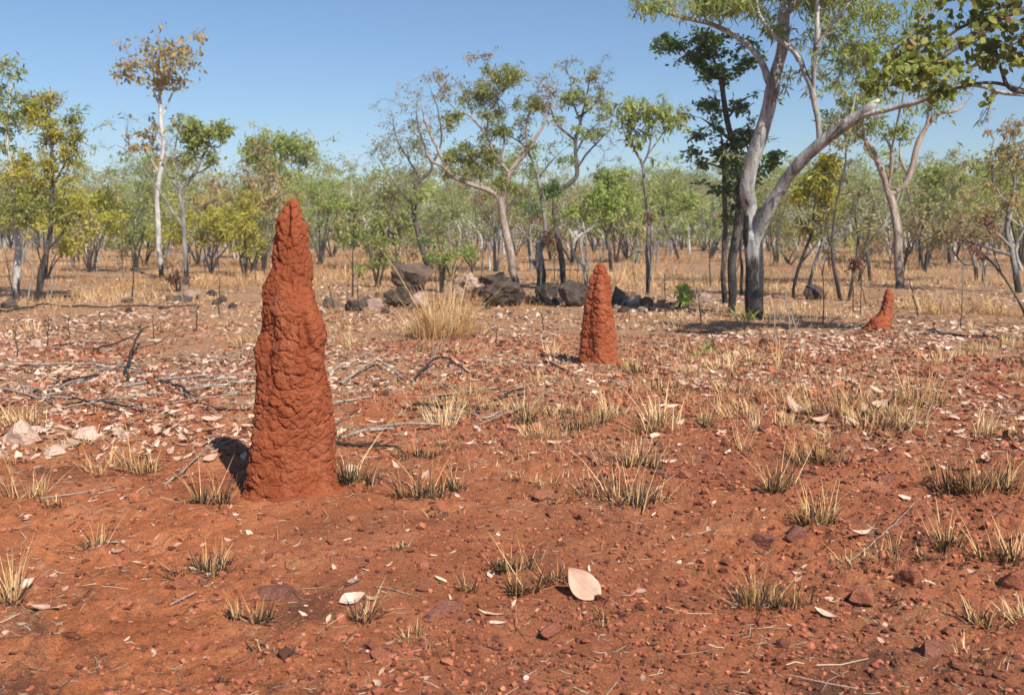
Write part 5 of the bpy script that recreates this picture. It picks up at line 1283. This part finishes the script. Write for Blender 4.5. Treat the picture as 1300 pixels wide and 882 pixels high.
for (x0, y0, x1, y1, lab) in STEMS:
    g = ground(x0, y0); s = g[1] / F; mb = MB(); t = np.linspace(0, 1, 8)
    p = np.array([at(x0 + (x1 - x0) * q ** 1.4, y0 + (y1 - y0) * q, g[1] + .1 * q) for q in t]); p[0] = g - (0, 0, .03)
    p[1:-1] += rng.normal(size=(6, 3)) * .006
    pale = 'pale' in lab; tube(mb, p - g, np.linspace(1.0, .45, 8) * s * .9, 5)
    for _ in range(2):
        i = rng.integers(3, 7); d = np.array((rng.uniform(-1, 1), rng.uniform(-1, 1), rng.uniform(.4, 1.2))) * rng.uniform(.04, .14)
        tube(mb, p[i] - g + d * np.linspace(0, 1, 3)[:, None], np.array((.5, .4, .25)) * s, 4)
    tag(mb.build('bare_sapling', M['deadwood' if pale else 'burntwood'], None, g), lab, 'bare sapling', 'thin bare saplings')

items = []; BS = []
for v in range(6):
    mb = MB(); hh = rng.uniform(.9, 2.0); t = np.linspace(0, 1, 9)[:, None]; p = t * np.array((rng.normal() * .25, rng.normal() * .25, hh)) + rng.normal(size=(9, 3)) * .025 * t
    tube(mb, p, np.linspace(.018, .005, 9), 5)
    for _ in range(rng.integers(3, 8)):
        i = rng.integers(3, 9); d = np.array((rng.uniform(-1, 1), rng.uniform(-1, 1), rng.uniform(.5, 1.4))) * rng.uniform(.1, .45)
        tube(mb, p[i] + d * np.linspace(0, 1, 4)[:, None] + rng.normal(size=(4, 3)) * .012, np.array((.009, .007, .005, .003)), 4)
    BS.append(mb.mesh('bare_sapling', M[('twig_grey', 'burntwood', 'twig_brown')[v % 3]]))
for k in range(95):
    px = -30 + 1360 * ((k * .6180339887 + .11) % 1); Y = rng.uniform(15.5, 42); x = (px - CX) / F * Y; sc = rng.uniform(.4, .9)
    o = bpy.data.objects.new('bare_sapling', BS[k % 6]); COL.objects.link(o); o.location = (x, Y, hz(x, Y) - .03); o.rotation_euler = (0, 0, rng.uniform(0, 6.28)); o.scale = (sc, sc, sc)
    tag(o, None, 'bare sapling', 'thin bare saplings'); items.append((o, ('thin grey', 'thin blackened', 'thin brown')[k % 3] + ' leafless sapling', px, 300))
SAPL = items

# small green weeds
for (px, py, h, n, lab) in ((948, 408, 26, 14, 'small yellow-green weed at the foot of the forked gum'), (898, 446, 14, 14, 'spreading pale green herb left of the forked gum on the litter'), (885, 452, 9, 10, 'low pale green herb beside the spreading herb'), (800, 466, 9, 12, 'tiny green weed beside the middle termite mound')):
    g = ground(px, py); s = g[1] / F; mb = MB()
    blades(mb, np.repeat(g[None], n, 0) * 0 + rng.normal(size=(n, 3)) * (h * s * .3, h * s * .2, 0), rng.uniform(0, 6.28, n), rng.uniform(.1, .9, n), h * s * rng.uniform(.5, 1, n), np.full(n, .028), rng.uniform(.1, .7, n), rng.uniform(.3, 1, n))
    tag(mb.build('weed', M['greenblade'], None, g), lab, 'weed', 'small green weeds')


# ------------------------------------------------------------------ the woodland beyond
def rand_tree(H_, kind, detail):
    """local-space savanna tree: returns polys, clumps"""
    polys, clumps = [], []
    nst = 1 if rng.random() < .6 else 2
    R0 = H_ * .0125
    lean = rng.normal(size=2) * .12
    for s_ in range(nst):
        a = rng.uniform(0, 6.28); b = np.array((math.cos(a), math.sin(a), 0)) * .12 * s_ * H_ * .3
        fork = H_ * rng.uniform(.22, .42); tilt = np.array((*(lean + rng.normal(size=2) * .13), 1.0))
        p0 = b - (0, 0, .08); p1 = b + tilt * fork * .5 + rng.normal(size=3) * .02 * H_; p2 = b + tilt * fork
        polys.append((np.array((p0, p1, p2)), [R0 * 1.2, R0, R0 * .8]))
        for q in range(rng.integers(2, 5)):
            a = rng.uniform(0, 6.28); r = rng.uniform(.12, .5) * H_ * .66; top = H_ * rng.uniform(.5, .97)
            e = p2 + np.array((math.cos(a) * r, math.sin(a) * r, top - fork)); m = p2 * .5 + e * .5 + rng.normal(size=3) * .04 * H_ + np.array((math.cos(a), math.sin(a), -.3)) * .05 * H_
            polys.append((np.array((p2, p2 * .72 + m * .28, m, e)), [R0 * .62, R0 * .5, R0 * .4, R0 * .15]))
            for _ in range(rng.integers(3, 6)):
                c = e + rng.normal(size=3) * H_ * (.09, .09, .07)
                clumps.append((c, H_ * rng.uniform(.06, .11), int(detail * rng.uniform(.5, 1.4)), 0, rng.uniform(.3, .65)))
            if rng.random() < .7:
                c = m + rng.normal(size=3) * H_ * (.08, .08, .05); clumps.append((c, H_ * rng.uniform(.05, .08), int(detail * .7), 0, rng.uniform(.3, .6)))
    return polys, clumps


KINDS = [('pale-trunked yellow-green far tree', 'far_white', 'leaf_lime', 1.), ('grey-stemmed olive far tree', 'far_grey', 'leaf_olive', 1.), ('grey half-bare far tree', 'far_grey', 'leaf_grey', .45), ('slender white far gum', 'far_white', 'leaf_olive', .7),
         ('golden-leaved far wattle', 'bark_dark', 'leaf_gold', 1.2), ('bushy lime far tree', 'far_grey', 'leaf_lime', 1.3), ('brown-leaved far tree', 'far_grey', 'leaf_brown', .7), ('dull green far tree', 'far_white', 'leaf_grey', 1.1)]
FARP = []
for v in range(3):
    for (ph, bk, lm, dens) in KINDS:
        polys, cl = rand_tree(5.0, 0, 56 * dens)
        limbs, tw, lf = grow(polys, cl, .15, .058, .5, .010, 4, seg=6)
        root = empty('savanna_tree', (0, 0, 0)); tag(root, None, 'tree', 'far trees of the open woodland')
        tr = MB()
        for mb in limbs:
            for q in range(len(mb.V)): tr.add(mb.V[q], mb.Fc[q] - (sum(len(w) for w in mb.V[:q])), mb.A[q])
        reg(root, tr.build('trunk', M[bk], root)); merge(lf, tw, 1); reg(root, lf.build('crown', [M[lm], M['twig_grey']], root))
        FARP.append([ph, root, 0])
FLAND = [('the white-trunked edge gum', 20, 300), ('the golden wattle', 68, 300), ('the tall white gum', 204, 300), ('the flat-topped gum', 352, 300), ('the dark-trunked sparse tree', 538, 300), ('the pink-boled gum', 645, 300), ('the dark-limbed gum', 712, 300),
         ('the slim lime tree', 821, 300), ('the forked gum', 957, 300), ('the copper gum', 1140, 300), ('the round-crowned green tree', 1204, 300), ('the edge tree on the right', 1290, 300)]
autolabel(SAPL, FLAND, False)
items = []
NF = 250
for k in range(NF):
    px = -60 + 1420 * ((k * .6180339887) % 1) + rng.uniform(-8, 8)
    Y = 27 + 58 * rng.random() ** .85
    if Y < 46 and (rng.random() < .5 or 860 < px < 1000): Y += 25
    x = (px - CX) / F * Y * 1.0; i = rng.choice(len(FARP)); i += 3 if i % 8 == 4 and 380 < px < 980 else 0; P = FARP[i]
    o = P[1] if P[2] == 0 else copy_tree(P[1]); P[2] += 1
    sc = rng.uniform(.75, 1.35) * (1 if Y < 60 else 1.12)
    if 420 < px < 500: sc *= .85
    sc = min(sc, (1.2 + (290 - rng.uniform(192, 240)) * Y / F) / 4.9)
    o.location = (x, Y, hz(x, Y)); o.rotation_euler = (0, 0, rng.uniform(0, 6.28)); o.scale = (sc * rng.uniform(.9, 1.2), sc * rng.uniform(.9, 1.2), sc)
    items.append((o, P[0], px, 300))
autolabel(items, FLAND, False)
# understorey shrubs between the trees
items = []; SHP = []
for (ph, lm, dens) in (('low olive far shrub', 'leaf_olive', 1), ('low yellow far shrub', 'leaf_gold', 1), ('low grey twiggy far shrub', 'leaf_grey', .5), ('low lime far shrub', 'leaf_lime', 1), ('low brownish far shrub', 'leaf_brown', .8)):
    for v in range(2):
        polys, cl = [], []
        for k in range(5):
            a = rng.uniform(0, 6.28); e = np.array((math.cos(a) * .7, math.sin(a) * .7, rng.uniform(.8, 2.0))); polys.append((np.array(((0, 0, -.05), e * (.4, .4, .5), e)), [.025, .018, .008]))
            for q in range(4): cl.append((e + rng.normal(size=3) * (.3, .3, .22), rng.uniform(.22, .4), int(46 * dens), 0, rng.uniform(.3, .65)))
        limbs, tw, lf = grow(polys, cl, .17, .07, .3, .008, 3, seg=5)
        root = empty('shrub', (0, 0, 0)); tag(root, None, 'shrub', 'low shrubs among the far trees'); tr = MB()
        for mb in limbs: merge(tr, mb, 0)
        reg(root, tr.build('stem', M['bark_dark'], root)); merge(lf, tw, 1); reg(root, lf.build('crown', [M[lm], M['twig_grey']], root)); SHP.append([ph, root, 0])
for k in range(105):
    px = -60 + 1420 * ((k * .7548776662 + .3) % 1); Y = 22 + 48 * rng.random()
    if 830 < px < 1010 and Y < 45: Y += 20
    P = SHP[rng.integers(0, len(SHP))]; P = SHP[7] if 'yellow' in P[0] and 380 < px < 980 else P; o = P[1] if P[2] == 0 else copy_tree(P[1]); P[2] += 1
    sc = rng.uniform(.6, 1.4); x = (px - CX) / F * Y; o.location = (x, Y, hz(x, Y)); o.rotation_euler = (0, 0, rng.uniform(0, 6.28)); o.scale = (sc, sc, sc * rng.uniform(.8, 1.2))
    items.append((o, P[0], px, 300))
autolabel(items, FLAND, False)
FARP += SHP
for P in FARP:
    if P[2] == 0:
        def kill(o):
            for c in CHILD.get(o.name, ()): kill(c)
            bpy.data.objects.remove(o)
        kill(P[1])


def far_wood():
    """the wood beyond, too far to count: one mass of small crowns and stems"""
    tk, cr = MB(), MB()
    for k in range(800):
        Y = rng.uniform(85, 240); x = rng.uniform(-.62, .62) * Y; z = hz(x, Y); H_ = rng.uniform(3.6, 7.2)
        tube(tk, np.array(((x, Y, z - .1), (x + rng.normal() * .2, Y, z + H_ * .35), (x + rng.normal() * .5, Y, z + H_ * .7))), (.10, .08, .04), 4, rng.random())
        n = 110; c = np.array((x, Y, z + H_ * .68)) + rng.normal(size=(n, 3)) * H_ * (.20, .20, .14)
        leaf_quads(cr, c, norm(rng.normal(size=(n, 3))), .5, .3, np.clip(rng.uniform(.3, .8) + rng.normal(size=n) * .15, 0, 1), rng.integers(0, 3))
    o = cr.build('distant_woodland', [M['leaf_lime'], M['leaf_olive'], M['leaf_grey']]); tag(o, 'far-off mass of woodland closing the view', 'woodland', None, 'stuff')
    t = tk.build('trunks', M['bark_white'], o); tag(t, kind='stuff')


far_wood()

# ------------------------------------------------------------------ sky, sun, camera
EL, AZ = R(44), R(149)
HAZE = 0.001
if HAZE:
    bm = bmesh.new(); bmesh.ops.create_cube(bm, size=1); me = bpy.data.meshes.new('haze'); bm.to_mesh(me); bm.free()
    hz_o = bpy.data.objects.new('haze', me); COL.objects.link(hz_o); hz_o.scale = (700, 420, 16); hz_o.location = (0, 180, 6)
    hm = bpy.data.materials.new('thin_air'); hm.use_nodes = True; hn = hm.node_tree; hn.nodes.remove(hn.nodes['Principled BSDF'])
    pv = hn.nodes.new('ShaderNodeVolumePrincipled'); pv.inputs['Density'].default_value = HAZE; pv.inputs['Color'].default_value = (.86, .92, 1, 1)
    hn.links.new(pv.outputs[0], hn.nodes['Material Output'].inputs['Volume']); me.materials.append(hm); tag(hz_o, 'thin dusty air between the far trees', None, None, 'stuff')

w = bpy.data.worlds.new('World'); scene.world = w; w.use_nodes = True
nt = w.node_tree; sky = nt.nodes.new('ShaderNodeTexSky'); sky.sky_type = 'NISHITA'; sky.sun_disc = False
sky.sun_elevation = EL; sky.sun_rotation = AZ; sky.air_density = 1.0; sky.dust_density = .4; sky.ozone_density = 6.5; sky.altitude = 0
nt.links.new(sky.outputs[0], nt.nodes['Background'].inputs[0]); nt.nodes['Background'].inputs[1].default_value = .068
sd = bpy.data.lights.new('sun', 'SUN'); sd.energy = 4.6; sd.angle = R(.55); sd.color = (1, .93, .83)
so = bpy.data.objects.new('sun', sd); COL.objects.link(so)
d = Vector((-math.sin(AZ) * math.cos(EL), -math.cos(AZ) * math.cos(EL), -math.sin(EL)))
so.rotation_euler = d.to_track_quat('-Z', 'Y').to_euler(); so.location = (4, -8, 9)

cd = bpy.data.cameras.new('camera'); co = bpy.data.objects.new('camera', cd); COL.objects.link(co)
cd.sensor_width = 36; cd.lens = 35; cd.shift_y = -(441 - CY) / 1300
cd.clip_start = .05; cd.clip_end = 5000
co.location = CAM; co.rotation_euler = (math.pi / 2 - TILT, 0, 0)
cd.dof.use_dof = True; cd.dof.focus_distance = 4.6; cd.dof.aperture_fstop = 5.0
scene.camera = co
vs = scene.view_settings
vs.view_transform = 'Standard'; vs.look = 'None'; vs.gamma = 1; vs.use_curve_mapping = False; vs.exposure = 0.76
scene.cycles.max_bounces = 6; scene.cycles.transparent_max_bounces = 4
bpy.context.view_layer.update()
